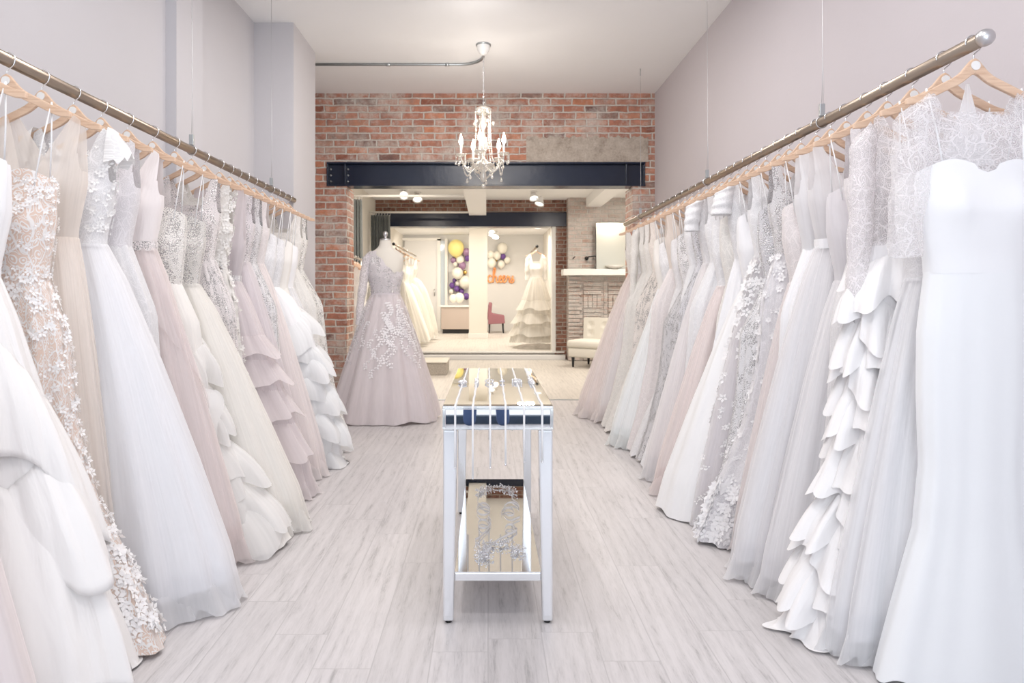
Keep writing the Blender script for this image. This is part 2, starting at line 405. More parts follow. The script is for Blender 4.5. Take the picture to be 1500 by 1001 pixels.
# steel I beam across the opening
def ibeam(name, x0, x1, y0, z0, z1, label, stiff):
    m = MB().box(x0, x1, y0, y0+.22, z0, z0+.018); m.box(x0, x1, y0, y0+.22, z1-.018, z1)
    m.box(x0, x1, y0+.07, y0+.09, z0+.018, z1-.018)
    for xs in stiff: m.box(xs-.008, xs+.008, y0+.005, y0+.07, z0+.018, z1-.018)
    m.box(x0, x1, y0+.20, y0+.22, z0, z1)
    b = struct(name, m, M['beam'], label, bevel=.003)
    return b
bm_ = ibeam('trim_3', -1.817, 1.771, 7.675, 2.442, 2.712, 'navy painted steel beam above the front opening', (-1.81, -1.615, 1.56, 1.76))
b2 = MB()
for xs in (-1.78, -1.585):
    for z in (2.50, 2.57, 2.64):
        b2.tube([(xs, 7.735, z), (xs, 7.72, z)], .012, 6)
bo = b2.build('bolt_heads', M['brushed'], bm_)
# second wall, step, back room
mb = MB().box(-2.6, -2.0, 13.0, 13.3, 0, 2.52); mb.box(1.27, 2.2, 13.0, 13.3, 0, 2.78); mb.box(-2.6, 2.2, 13.0, 13.3, 2.78, 3.03)
struct('wall_middle', mb, M['brick_dark'], 'dark brick wall around the second opening')
struct('trim_4', MB().box(-2.4, 1.49, 12.96, 13.3, 2.52, 2.79), M['beam'], 'dark navy beam above the second opening', bevel=.004)
struct('trim_5', MB().box(1.22, 1.285, 12.985, 13.3, .14, 2.52), M['white_trim'], 'narrow white jamb of the second opening')
struct('floor', MB().box(-2.8, 2.2, 13.02, 20.8, 0, .14), M['floor_back'], 'raised plank floor of the back room')
struct('trim_6', MB().box(-2.14, 1.45, 12.80, 13.02, 0, .085), M['door_grey'], 'low grey step before the back room', bevel=.004)
struct('trim_7', MB().box(-2.14, 1.45, 12.96, 13.03, .12, .146), M['white_trim'], 'white nosing of the raised floor')
struct('wall_left', MB().box(-2.35, -2.145, 8.1, 13.0, 0, 3.03), M['white_room'], 'white left wall of the fitting room')
struct('wall_right', MB().box(3.6, 3.8, 8.1, 13.0, 0, 3.03), M['white_room'], 'white right wall of the fitting room')
struct('ceiling', MB().box(-.36, -.035, 8.1, 13.0, 2.73, 3.03), M['ceiling'], 'boxed white ceiling beam')
struct('ceiling', MB().box(1.82, 2.10, 8.1, 12.7, 2.86, 3.03), M['ceiling'], 'second boxed white ceiling beam on the right')
struct('wall_left', MB().box(-2.75, -2.56, 13.3, 20.6, .14, 3.03), M['white_room'], 'white left wall of the back room')
struct('wall_right', MB().box(1.66, 1.85, 13.3, 20.6, .14, 3.03), M['white_room'], 'white right wall of the back room')
struct('wall_far', MB().box(-2.6, 1.7, 20.5, 20.7, .14, 3.03), M['grey_room'], 'pale grey far wall')
struct('wall_pillar', MB().box(-.476, -.017, 17.0, 17.5, .14, 3.03), M['white_room'], 'square white pillar in the back room')
struct('baseboard_pillar', MB().box(-.495, .002, 16.98, 17.52, .14, .26), M['white_trim'], 'white baseboard of the pillar', bevel=.006)
dr = struct('door_1', MB().box(-2.50, -1.52, 20.42, 20.5, .14, 2.85), M['door_grey'], 'pale grey door in the far wall')
MB().tube([(-1.60, 20.38, 1.2), (-1.60, 20.38, 1.4)], .02, 8).build('door_handle', M['brushed'], dr)
struct('trim_8', MB().box(-1.52, -1.42, 20.38, 20.5, .14, 2.9).box(-2.56, -1.42, 20.38, 20.5, 2.85, 2.93).box(-1.29, -1.21, 20.38, 20.5, .14, 2.9), M['white_trim'], 'white door frame in the far wall')
wn = struct('window_1', MB().box(-1.42, -1.29, 20.44, 20.47, .9, 2.85), plain('pale_blue_glass', (.55, .62, .68), .1), 'narrow pale glass strip beside the door')
# shop front behind the camera: low window platform with navy riser
struct('trim_9', MB().box(LW, RW, -1.45, -1.40, 0, .075), M['riser'], 'navy riser of the shop window platform')
struct('floor', MB().box(LW, RW, -2.4, -1.45, 0, .08), M['white_trim'], 'white shop window platform')

# ------------------------------------------------------------------ fireplace, fitting room
fp = struct('wall_fireplace', MB().box(1.49, 3.6, 12.7, 13.0, 0, 3.03), M['brick_white'], 'whitewashed brick chimney wall')
def brick_panels():
    m = MB(); r = random.Random(3); x0 = 1.50
    # raised basket pattern
    y = 12.60
    m.box(1.49, 3.4, 12.62, 12.695, 0, 1.575)
    for k in range(22):
        z = .01+k*.071; m.box(1.485, 1.69+(.05 if k % 2 else 0), y-.006*r.random()-.012, 12.65, z, z+.060)
    for cx, wd in ((1.76, .34), (2.14, .06), (2.22, .34)):
        z = .02; k = 0
        while z < 1.45:
            if wd < .1: m.box(cx, cx+.055, y-.008, 12.65, z, z+.2); z += .212
            else:
                if k % 2 == 0:
                    for q in range(4): m.box(cx+q*.085, cx+q*.085+.075, y-.02*r.random(), 12.65, z, z+.235)
                    z += .25
                else:
                    for q in range(3): m.box(cx, cx+.33, y-.02*r.random(), 12.65, z+q*.075, z+q*.075+.065)
                    z += .23
                k += 1
    return m
t = thing('fireplace', 'whitewashed brick fireplace front with basket pattern below a white mantel', 'fireplace', (0, 0, 0))
brick_panels().build('brick_face', M['brick_white'], t, smooth=False, bevel=.004)
MB().box(1.36, 3.4, 12.33, 12.695, 1.575, 1.69).build('mantel', M['white_trim'], t, smooth=False, bevel=.008)
t = thing('wall_mirror', 'plain rectangular mirror leaning on the white mantel', 'mirror', (2.28, 12.52, 1.69)); t.rotation_euler = (math.radians(-3), 0, 0)
MB().box(-.30, .30, 0, .025, 0, .86).build('mirror_back', M['black'], t, smooth=False)
MB().box(-.295, .295, -.006, 0, .005, .855).build('mirror_panel', plain('cream_mirror', (.62, .60, .52), .25, .5), t, smooth=False, bevel=.002)
t = thing('wall_sconce', 'small black iron sconce on the whitewashed chimney wall', 'sconce', (1.83, 12.7, 1.90))
MB().lathe([(0, 0), (.035, 0), (.035, .03), (0, .03)], 16).build('back_plate', M['black'], t).rotation_euler = (PI/2, 0, 0)
MB().tube([(0, -.03, 0), (.02, -.12, .02), (.12, -.16, .03), (.2, -.16, .03)], .012, 8).build('arm', M['black'], t)
t = thing('wall_hook', 'tiny black hook left of the sconce on whitewashed brick', 'hook', (1.58, 12.7, 1.90))
MB().tube([(0, 0, 0), (.0, -.05, 0), (.03, -.07, .03)], .01, 6).build('hook_arm', M['black'], t)
t = thing('bowl', 'shallow cream bowl on the mantel before the mirror', 'bowl', (2.30, 12.42, 1.69))
MB().lathe([(0, 0), (.06, 0), (.17, .06), (.165, .065), (.05, .015), (0, .012)], 24).build('bowl_body', M['cap'], t)

# settee
t = thing('settee', 'cream tufted settee with dark feet before the fireplace', 'settee', (2.0, 11.5, 0), math.radians(-36))
def cushion(m, x0, x1, y0, y1, z0, z1, puff=.02, nx=14, ny=8, tufts=None, front=False):
    for fz, sgn in ((z1, 1), (z0, -1)):
        pass
    m.box(x0, x1, y0, y1, z0, z1)
    return m
cushion(MB(), -.55, .62, -.36, .30, .17, .33).build('seat_base', M['upholstery'], t, bevel=.03, smooth=True)
cushion(MB(), -.57, .50, -.39, .26, .33, .46).build('seat_cushion', M['upholstery'], t, bevel=.05)
P = np.zeros((30, 18, 3))
for i in range(30):
    for j in range(18):
        x = -.54+1.04*i/29; z = .40+.42*j/17
        d = min(math.hypot(x-a, z-b) for a in (-.40, -.13, .14, .41) for b in (.56, .70))
        P[i, j] = (x, .20-.03*min(1, d/.07)+.06*(z-.4), z)
bk = MB().grid(P); bk.box(-.545, .505, .215, .33, .30, .82)
bk.build('backrest', M['upholstery'], t, smooth=False, bevel=.012)
MB().box(.47, .62, -.36, .33, .30, .66).build('armrest', M['upholstery'], t, bevel=.04)
b_ = MB()
for a in (-.40, -.13, .14, .41):
    for b in (.56, .70): b_.ball((a, .20+.06*(b-.4), b), .014)
b_.build('buttons', M['upholstery'], t)
for a, b in ((-.48, -.30), (.54, -.30), (-.48, .26), (.54, .26)):
    MB().tube([(a, b, .17), (a, b, 0)], [.028, .016], 10).build('leg', M['black'], t)

# carpeted block
t = thing('fitting_pedestal', 'low square fitting pedestal with cream top and speckled carpet sides', 'pedestal', (-.95, 10.7, 0))
MB().box(-.32, .32, -.36, .36, 0, .185).build('base', M['carpet'], t, smooth=False, bevel=.01)
MB().box(-.33, .33, -.37, .37, .185, .205).build('top', plain('cream_carpet', (.74, .70, .62), 1), t, smooth=False, bevel=.006)

# curtains
def curtain(x0, x1, y, z0, z1, folds, label, amp=.035, seed=0):
    r = random.Random(seed); nx = folds*10; nz = 26; P = np.zeros((nx, nz, 3)); ph = r.random()*6
    for i in range(nx):
        for j in range(nz):
            u = i/(nx-1); v = j/(nz-1)
            a = amp*(1+.3*math.sin(v*3+ph))
            P[i, j] = (x0+(x1-x0)*(u+(.06*(1-v)*math.sin(u*5+ph)))*(1+.05*math.sin(v*4)), a*math.sin(u*folds*2*PI+ph+.5*math.sin(v*3))+.3*a*math.sin(u*folds*4.3), z0+(z1-z0)*v)
    t = thing('curtain', label, 'curtain', (0, y, 0))
    MB().grid(P).build('drape', M['curtain'], t, solid=.008)
    for k in range(folds):
        x = x0+(x1-x0)*(k+.5)/folds
        MB().tube([(x+.022*math.cos(a), 0, z1+.012+.03*math.sin(a)) for a in [2*PI*q/14 for q in range(14)]], .004, 6, closed=True).build('curtain_ring', M['brushed'], t)
curtain(-2.12, -1.90, 10.3, .05, 2.66, 5, 'grey green velvet curtain gathered beside the brick opening', seed=1)
curtain(-2.12, -1.76, 12.3, .05, 2.66, 7, 'grey green velvet curtain gathered behind the dress form', .045, seed=4)
for y, l in ((10.3, 'white curtain rail nearer the brick opening'), (12.3, 'white curtain rail farther back before the dark brick')):
    tag(MB().tube([(-2.145, y, 2.71), (-.36, y, 2.71)], .019, 10).build('curtain_rail', M['white_trim']), l, 'curtain rail')

# spot lamps
def spot(name, loc, tilt, rz, label, s=1.0, heads=1):
    t = thing(name, label, 'lamp', loc, rz)
    MB().lathe([(0, 0), (.045*s, 0), (.045*s, -.02), (0, -.02)], 20).build('ceiling_plate', M['can'], t)
    for h in range(heads):
        off = Vector((.09*h, 0, -.10*s-.10*h)); 
        MB().tube([(0, 0, -.02), (off.x, 0, off.z)], .009*s, 8).build('stem', M['can'], t)
        m = MB().lathe([(0, .12*s), (.028*s, .115*s), (.036*s, .08*s), (.068*s, .0), (.062*s, 0), (.03*s, .07*s)], 24)
        o = m.build('lamp_shade', M['can'], t, loc=off); o.rotation_euler = (tilt*(1 if h == 0 else .6), (.3 if h else -.15), 0)
        l = MB().lathe([(0, -.004*s), (.035*s, -.002*s), (.052*s, .006*s)], 24).build('lamp_lens', M['lens'], o)
spot('spot_lamp', (-1.24, 12.0, 3.03), math.radians(-32), 0, 'white spot lamp pointing down above the curtain rails', 1.35)
spot('spot_lamp', (-1.45, 11.75, 3.06), math.radians(-62), 0, 'white spot lamp half hidden by the front beam, far left', 1.3)
spot('spot_lamp', (.80, 11.9, 3.03), math.radians(-30), 0, 'white spot lamp with two heads right of the ceiling beam', 1.3, 2)
spot('spot_lamp', (.10, 18.2, 3.03), math.radians(-62), 0, 'small glowing spot lamp just right of the white pillar', 1.5, 2)
t = thing('ceiling_light', 'round glowing ceiling light above the gown in the far doorway', 'lamp', (1.33, 18.3, 3.03))
MB().lathe([(0, -.01), (.125, -.01), (.125, 0)], 28).build('frame', M['can'], t)
MB().lathe([(0, -.03), (.06, -.027), (.11, -.012)], 28).build('diffuser', M['lens'], t)

for x_, y_, w_ in ((.10, 18.1, 30), (1.30, 18.2, 22), (-1.6, 18.4, 26)):
    area('far_wall_light', (x_, y_, 2.78), (math.radians(25), 0, 0), .12, .12, w_, WARM)  # leftmost has no lamp body, added to brighten the far wall
# ------------------------------------------------------------------ far room: balloons, counter, chair, sign
def balloon(x, y, Y, rpx, mat, label, group):
    c = px(x, y, Y); r = rpx*Y/1000
    t = thing('balloon', label, 'balloon', c, rnd.random()*6, group)
    prof = [(0, r*1.02)]+[(r*math.sin(PI*k/14)*(1 if k < 7 else 1-.10*((k-7)/7)**2), r*math.cos(PI*k/14)*(1.02 if k < 7 else 1.18)) for k in range(1, 14)]+[(r*.05, -r*1.20), (0, -r*1.20)]
    MB().lathe(prof, 22).build('balloon_skin', M[mat], t)
    MB().lathe([(r*.03, -r*1.18), (r*.10, -r*1.27), (.0, -r*1.25)], 12).build('knot', M[mat], t)
GL = 'balloons of the garland left of the pillar'; GR = 'balloons on the wall above the sign'
LB = [(668, 363, 11.8, 'balloon_yellow', 'big yellow balloon at the top of the balloon garland'),
 (683, 369, 5.5, 'balloon_mauve', 'mauve balloon right of the big yellow one'),
 (664, 381, 4.2, 'balloon_mauve', 'mauve balloon below left of the big yellow one'),
 (674, 380, 6.2, 'balloon_white', 'white balloon directly below the big yellow one'),
 (685, 378, 4.5, 'balloon_purple', 'deep purple balloon at the garland edge below the upper mauve one'),
 (667, 387, 3.8, 'balloon_white', 'small white balloon left of the middle mauve one'),
 (677, 389, 5.6, 'balloon_mauve', 'mauve balloon resting on the large white one'),
 (670, 400, 8.3, 'balloon_white', 'largest white balloon in the middle of the garland'),
 (681, 399, 3.2, 'balloon_gold', 'gold balloon right of the largest white one'),
 (666, 411, 3.4, 'balloon_purple', 'small purple balloon under the largest white one'),
 (662, 418, 4.0, 'balloon_purple', 'purple balloon at the left edge, lower garland'),
 (671, 415, 4.3, 'balloon_white', 'white balloon between the small purple ones'),
 (681, 413, 9.0, 'balloon_white', 'broad white balloon behind, against the pillar edge'),
 (669, 423, 4.2, 'balloon_purple', 'purple balloon at the centre of the lower garland'),
 (676, 427, 4.0, 'balloon_purple', 'purple balloon just above the cream pile'),
 (661, 427, 3.8, 'balloon_white', 'white balloon lowest on the left edge'),
 (683, 434, 4.8, 'balloon_purple', 'dark purple balloon lowest on the right'),
 (664, 437, 5.8, 'balloon_white', 'cream balloon on the counter, left'),
 (673, 436, 7.0, 'balloon_white', 'cream balloon on the counter, middle')]
for k, (x, y, r, m, l) in enumerate(LB): balloon(x, y, 20.49-r*.0204*(1.0+.75*(k % 3 == 1)) if k < 17 else 19.42, r, m, l, GL)
RB = [(736, 363, 7.6, 'balloon_white', 'tallest white balloon on the grey wall'),
 (737, 375.5, 3.9, 'balloon_purple', 'single purple balloon among white ones on the wall'),
 (719, 373, 6.0, 'balloon_white', 'white balloon beside the pillar, upper'),
 (728, 374, 6.0, 'balloon_white', 'white balloon left of the single purple one'),
 (720, 385, 6.8, 'balloon_white', 'white balloon beside the pillar, lower'),
 (734, 387, 5.6, 'balloon_white', 'white balloon straight below the single purple one'),
 (743, 381, 4.8, 'balloon_white', 'rightmost white balloon of the wall cluster'),
 (727, 381, 2.2, 'balloon_gold', 'little gold balloon at the centre of the wall cluster'),
 (721, 378, 1.8, 'balloon_purple', 'tiny dark balloon at the left of the wall cluster')]
for k, (x, y, r, m, l) in enumerate(RB): balloon(x, y, 20.49-r*.0204*(1.0+.6*(k % 3 == 1)), r, m, l, GR)
# cursive foil sign
def cursive():
    L = []
    def st(pts): L.append(pts)
    w = .135
    st([(.10, .17), (.05, .21), (0, .16), (-.01, .08), (.03, .01), (.09, .01), (.13, .05), (.17, .20), (.22, .38), (.20, .43), (.165, .38), (.155, .2), (.15, .0), (.17, .13), (.22, .19), (.25, .14), (.25, .04), (.28, .0), (.32, .04),
        (.37, .10), (.40, .16), (.37, .20), (.335, .15), (.335, .06), (.37, .0), (.42, .03), (.47, .09), (.505, .15), (.48, .20), (.44, .15), (.44, .06), (.48, .0), (.53, .04), (.57, .14), (.585, .20), (.60, .16), (.64, .17), (.63, .05), (.66, .0), (.70, .06), (.745, .20), (.74, .12), (.77, .07), (.75, .01), (.70, -.01), (.66, .02)])
    return L
def smooth_path(p, n=4):
    out = []
    for i in range(len(p)-1):
        p0 = Vector(p[max(i-1, 0)]); p1 = Vector(p[i]); p2 = Vector(p[i+1]); p3 = Vector(p[min(i+2, len(p)-1)])
        for k in range(n):
            t = k/n
            out.append(.5*((2*p1)+(p2-p0)*t+(2*p0-5*p1+4*p2-p3)*t*t+(3*p1-p0-3*p2+p3)*t**3))
    out.append(Vector(p[-1])); return out
m = MB()
for pts in cursive():
    m.tube(smooth_path([(x, 20.462+.010*math.sin(i), z+1.60-.0*x) for i, (x, z) in enumerate(pts)]), .024, 8)
tag(m.build('cheers_sign', M['copper_foil'], loc=(.0, 0, 0)), 'copper foil letters reading cheers on the grey far wall', 'sign')
t = thing('counter', 'taupe reception counter with white top below the balloon garland', 'counter', (-.9, 19.4, .14))
MB().box(-.42, .5, -.25, .25, .12, .74).build('counter_front', M['taupe'], t, smooth=False, bevel=.01)
MB().box(-.46, .54, -.28, .28, .74, .79).build('counter_top', M['white_trim'], t, smooth=False, bevel=.006)
MB().box(-.38, .5, -.20, .2, 0, .12).build('plinth', M['black'], t, smooth=False)
t = thing('armchair', 'dusky plum armchair with dark legs right of the pillar', 'chair', (.10, 19.6, .14), math.radians(90))
MB().prism([(-.02, .40), (.02, .86), (-.08, .88), (-.14, .38)], -.28, .28).build('backrest', M['plum'], t, bevel=.03).rotation_euler = (0, 0, -PI/2)
for y in (-.3, .3): MB().prism([(-.10, .25), (-.10, .80), (.02, .56), (.36, .50), (.38, .28)], y-.03, y+.03).build('armrest', M['plum'], t, bevel=.02, smooth=False).rotation_euler = (0, 0, -PI/2)
MB().box(-.08, .36, -.27, .27, .27, .44).build('seat', M['plum'], t, bevel=.04).rotation_euler = (0, 0, -PI/2)
for a in (-.06, .32):
    for b in (-.24, .24):
        l = MB().tube([(b, -a, .27), (b*1.05, -a*1.05, 0)], [.024, .014], 8).build('leg', M['black'], t)

# ------------------------------------------------------------------ rails
RAILZ = 2.004; RR = .022
def rail(x, y0, y1, label, capn=True, z=RAILZ, r=RR, capfar=False):
    t = thing('clothes_rail', label, 'clothes rail', (x, y0, z))
    MB().tube([(0, 0, 0), (0, y1-y0, 0)], r, 24).build('rail_tube', M['rail'], t)
    if capn:
        MB().lathe([(0, -.022), (.012, -.021), (.022, -.014), (.026, -.004), (.026, .01), (.022, .014), (0, .014)], 24).build('end_cap', M['brushed'], t).rotation_euler = (-PI/2, 0, 0)
        t.children[-1].location = (0, -.006, 0)
    return t
rail(1.53, 2.10, 7.62, 'bronze clothes rail along the right wall, packed with gowns')
rail(-1.62, 1.45, 5.698, 'bronze clothes rail along the left wall, packed with gowns')
def wire(x, y, label):
    t = thing('hanging_wire', label, 'wire', (x, y, RAILZ), 0, 'wires holding the clothes rails')
    MB().tube([(0, 0, .09), (.004, 0, .25), (0, 0, CEIL-RAILZ)], .0016, 6).build('cable', M['wire'], t)
    MB().tube([(.007, 0, .07), (.010, 0, .2), (.002, 0, .30)], .0009, 5).build('cable_tail', M['wire'], t)
    MB().tube([(.026*math.cos(a), 0, .026*math.sin(a)) for a in [2*PI*q/18 for q in range(18)]], .003, 6, closed=True).build('loop', M['wire'], t)
    MB().box(-.012, .012, -.008, .008, .028, .085).build('clip', M['galv'], t, smooth=False, bevel=.002)
    MB().tube([(0, 0, CEIL-RAILZ-.07), (0, 0, CEIL-RAILZ)], .004, 8).build('ceiling_hook', M['galv'], t)
for x, y, l in ((-1.62, 3.73, 'thin wire holding the left rail, nearer one'), (-1.62, 5.10, 'thin wire holding the left rail, farther one'),
                (1.53, 3.13, 'thin wire holding the right rail, nearest'), (1.53, 4.77, 'thin wire holding the right rail, middle'), (1.53, 6.86, 'thin wire holding the right rail, farthest, before brick')):
    wire(x, y, l)

# ------------------------------------------------------------------ hangers
def hanger_meshes():
    pts_t, pts_b = [], []
    N = 22
    for i in range(-N, N+1):
        x = .215*i/N; a = abs(x)
        zt = -.012-.105*(a/.215)**1.15+.035*math.exp(-(a/.035)**2)+.012*math.exp(-((a-.215)/.03)**2)
        th = .030+.020*math.exp(-(a/.04)**2) if a > .0 else .05
        zb = zt-th*(1-.35*(a/.215)**6)
        pts_t.append((x, zt)); pts_b.append((x, zb))
    m = MB().prism(pts_b+pts_t[::-1], -.007, .007)
    body = m.build('hanger_body', M['wood'], smooth=False, bevel=.003)
    h = [(0, 0, .02), (0, 0, .043)]
    cz = .07+.0
    for q in range(0, 14):
        a = math.radians(-75+q*20)
        h.append((.0265*math.cos(a)*1.0, 0, cz+.0265*math.sin(a)))
    # hook goes up on +x side and over the rail
    hk = MB().tube(smooth_path([(0, 0, .015), (0, 0, .034), (.020, 0, .052)]+[(.0265*math.cos(math.radians(a)), 0, .07+.0265*math.sin(math.radians(a))) for a in range(0, 200, 24)], 3), .0023, 6)
    hook = hk.build('hook', M['chrome'])
    disc = MB().lathe([(0, 0), (.0145, 0), (.0145, .0025), (0, .0025)], 24).build('size_disc', M['disc'], smooth=False)
    me = disc.data
    for v in me.vertices: v.co = Vector((v.co.x, -.0075-v.co.z, v.co.y-.002))
    return body, hook, disc
HB = None
HZ = RAILZ-.070   # hanger origin height
def hanger(x, y, rot, desc, s=1, z=HZ, group='wooden hangers on the clothes rails'):
    global HB
    t = thing('clothes_hanger', 'pale wooden hanger '+desc, 'hanger', (x, y, z), rot, group)
    if HB is None:
        HB = hanger_meshes()
        parts = HB
    else: parts = [o.copy() for o in HB]
    for o in parts:
        if o.name not in COL.objects: COL.objects.link(o)
        o.parent = t
    return t

# ------------------------------------------------------------------ gowns
def interp(pts):
    zs = np.array([p[0] for p in pts]); ws = np.array([p[1] for p in pts]); o = np.argsort(zs); zs = zs[o]; ws = ws[o]
    return lambda z: np.interp(z, zs, ws)
def ss(a, b, x):
    t = np.clip((x-a)/(b-a), 0, 1); return t*t*(3-2*t)
SIL = {  # (fraction of waist height -> 0 at hem, width fraction between waist half width and hem half width)
 'aline': [(1, 0), (.9, .14), (.7, .36), (.4, .66), (.15, .90), (0, 1)],
 'ball': [(1, 0), (.94, .22), (.8, .46), (.5, .74), (.2, .93), (0, 1)],
 'mermaid': [(1, 0), (.85, .14), (.7, .15), (.52, .10), (.36, .22), (.18, .62), (0, 1)],
 'trumpet': [(1, 0), (.85, .16), (.6, .24), (.4, .40), (.2, .72), (0, 1)],
 'sheath': [(1, 0), (.8, .4), (.5, .5), (.2, .75), (0, 1)]}
class Gown:
    def __init__(s, side, x, y, rot=0, sil='aline', hem=.5, dep=.2, waist=1.28, wall=.31, fold=.02, seed=0, hemz=.015, full=False, lean=0, wd=.12, k0=9, bust=.155, wl=None, dwaist=.07, tilt=0.0):
        s.s = side; s.x = x; s.y = y; s.rot = rot; s.waist = waist; s.hem = hem; s.dep = dep; s.wall = wall; s.fold = fold; s.wd = wd
        s.hemz = hemz; s.full = full; s.lean = lean; s.bust = bust; s.dw = dwaist; s.tilt = tilt
        s.f = interp([(a, b) for a, b in SIL[sil]])
        r = random.Random(seed*13+5); s.r = r
        s.ks = [(k0+r.randint(-2, 2), r.random()*6.28, .55, r.uniform(-.8, .8)), (int(k0*1.7)+r.randint(-2, 2), r.random()*6.28, .4, r.uniform(-1, 1)), (int(k0*2.9), r.random()*6.28, .22, r.uniform(-1, 1)), (3, r.random()*6.28, .5, .3)]
    def fo(s, th, z):
        o = 0
        for k, ph, a, dr in s.ks: o = o+a*np.sin(k*th+ph+dr*z*2)
        o = o-.25*np.abs(np.sin(s.ks[0][0]*.5*th+s.ks[0][1]))
        return o
    def P(s, th, z, off=0.0):
        """point on the skirt; th=0 points to the aisle, -pi/2 to the viewer"""
        th = np.asarray(th, float); z = np.asarray(z, float)
        q = np.clip((z-s.hemz)/(s.waist-s.hemz), 0, 1.0); f = s.f(q)
        a = s.wd+(s.hem-s.wd)*f; w = a if s.full else np.minimum(a, s.wall*(.75+.25*f))
        d = s.dw+(s.dep-s.dw)*f
        c = np.cos(th); sn = np.sin(th)
        hx = np.where(c > 0, a, w)
        X = hx*np.sign(c)*np.abs(c)**.85; Y = d*np.sign(sn)*np.abs(sn)**.9
        A = s.fold*(.12+.88*(1-q)**.8)
        fo = s.fo(th, z)*A+off
        X = X+fo*c; Y = Y+fo*sn
        if not s.full: X = np.maximum(X, -s.wall)
        X = X+s.tilt*(1-q)
        Y = Y+s.lean*(1-q)
        return np.stack([s.s*X, Y, z+0*th], -1)
    def grid(s, th0, th1, nt, zf0, zf1, nz, off=0.0, hemwave=.0, wrap=True):
        th = np.linspace(th0, th1, nt, endpoint=not wrap)
        v = np.linspace(0, 1, nz)
        T, V = np.meshgrid(th, v, indexing='ij')
        hz = zf0+hemwave*(np.sin(T*5+s.ks[0][1])+.6*np.sin(T*11+1))*.5
        Z = hz+(zf1-hz)*V
        Z = np.maximum(Z, .008)
        return T, Z
    def skirt(s, mb, nt=110, nz=34, z0=None, z1=None, off=0.0, hemwave=.02, uvm=1.0):
        T, Z = s.grid(0, 2*PI, nt, (s.hemz if z0 is None else z0), (s.waist if z1 is None else z1), nz, hemwave=hemwave)
        P = s.P(T, Z, off)
        U = np.stack([T*.42*uvm, Z], -1)
        mb.grid(P, wrap_u=True, uv=U); return mb
    def ruffle(s, mb, z0, drop, th0, th1, flare=.05, amp=.02, k=9, slope=0.0, nt=70, nz=7, off=.004, ph=0, hook=0):
        th = np.linspace(th0, th1, nt); v = np.linspace(0, 1, nz); T, V = np.meshgrid(th, v, indexing='ij')
        wave = np.sin(k*T+ph)+.5*np.sin(k*1.9*T+ph*2)
        wave = np.sign(wave)*np.abs(wave)**.7
        Zt = z0+slope*(T-(th0+th1)/2)
        Z = Zt-drop*V*(1+.12*wave)
        Z = np.maximum(Z, .01)
        P = s.P(T, np.minimum(Z, s.waist), 0)
        O = off+flare*V**1.3+amp*wave*V+hook*np.sin(V*PI)
        P[..., 0] += s.s*np.cos(T)*O; P[..., 1] += np.sin(T)*O
        if not s.full: P[..., 0] = s.s*np.maximum(s.s*P[..., 0], -s.wall-.01)
        # sideways shear for folded look
        P[..., 1] += -.35*amp*np.cos(k*T+ph)*V
        mb.grid(P, uv=np.stack([T*.42, Z], -1)); return mb
    def bodice_P(s, T, Z, zt):
        b = s.bust
        hw = np.interp(Z, [s.waist-.02, s.waist+.03, s.waist+.20, s.waist+.30, zt], [s.wd, s.wd+.003, b, b+.004, max(b+.02, .185) if zt > s.waist+.42 else b])
        d = np.interp(Z, [s.waist-.02, s.waist+.05, s.waist+.18, s.waist+.30, zt], [s.dw, s.dw*.98, .085, .06, .012 if zt > s.waist+.42 else .055])
        c = np.cos(T); sn = np.sin(T)
        bust = .018*np.exp(-((Z-s.waist-.2)/.06)**2)*np.exp(-((np.abs(c)-.5)/.25)**2)*(sn < 0)
        X = hw*np.sign(c)*np.abs(c)**.85; Y = (d+bust)*np.sign(sn)*np.abs(sn)**.8
        return np.stack([s.s*X, Y, Z], -1)
    def bodice(s, mb, neck='sweet', zn=None, zs=1.865, nt=120, nz=24, za=None, off=0, zb=None):
        zn = zn if zn is not None else s.waist+.32
        th = np.linspace(0, 2*PI, nt, endpoint=False); c = np.abs(np.cos(th)); front = np.sin(th) < 0
        if neck == 'sweet':
            zt = zn+.03*np.sin(c*PI*1.0)*front-.012*(c < .12)-.01*(~front); ztm = s.waist+.34
        elif neck == 'straight':
            zt = zn+0*c+.012*c; ztm = s.waist+.34
        else:
            low = zn-(.0 if neck != 'vneck' else 0)
            cw = {'scoop': (.30, .58), 'vneck': (.02, .60), 'illusion': (.35, .62), 'bateau': (.50, .62), 'tank': (.42, .60)}[neck]
            up = ss(cw[0], cw[1], c) if neck != 'vneck' else np.clip((c-.02)/.58, 0, 1)
            zt = low+(zs-low)*up
            arm = (za if za is not None else s.waist+.24)
            zt = zt-(zs-arm)*ss(.78, .99, c)
            zt = np.where(front, zt, np.maximum(zt, np.where(c < .80, low+(zs-low)*np.clip(up+.25, 0, 1), zt)))
            zt = zt-.035*np.clip((c-.6)/.3, 0, 1)*(c < .9)
            ztm = zs
        v = np.linspace(0, 1, nz)
        z0 = (s.waist-.012) if zb is None else zb
        Z = z0+(zt[:, None]-z0)*v[None, :]; T = np.repeat(th[:, None], nz, 1)
        P = s.bodice_P(T, Z, ztm if ztm > s.waist+.42 else s.waist+.36)
        if off: P[..., 0] += s.s*np.cos(T)*off; P[..., 1] += np.sin(T)*off
        mb.grid(P, wrap_u=True, uv=np.stack([T*.16, Z], -1)); return mb
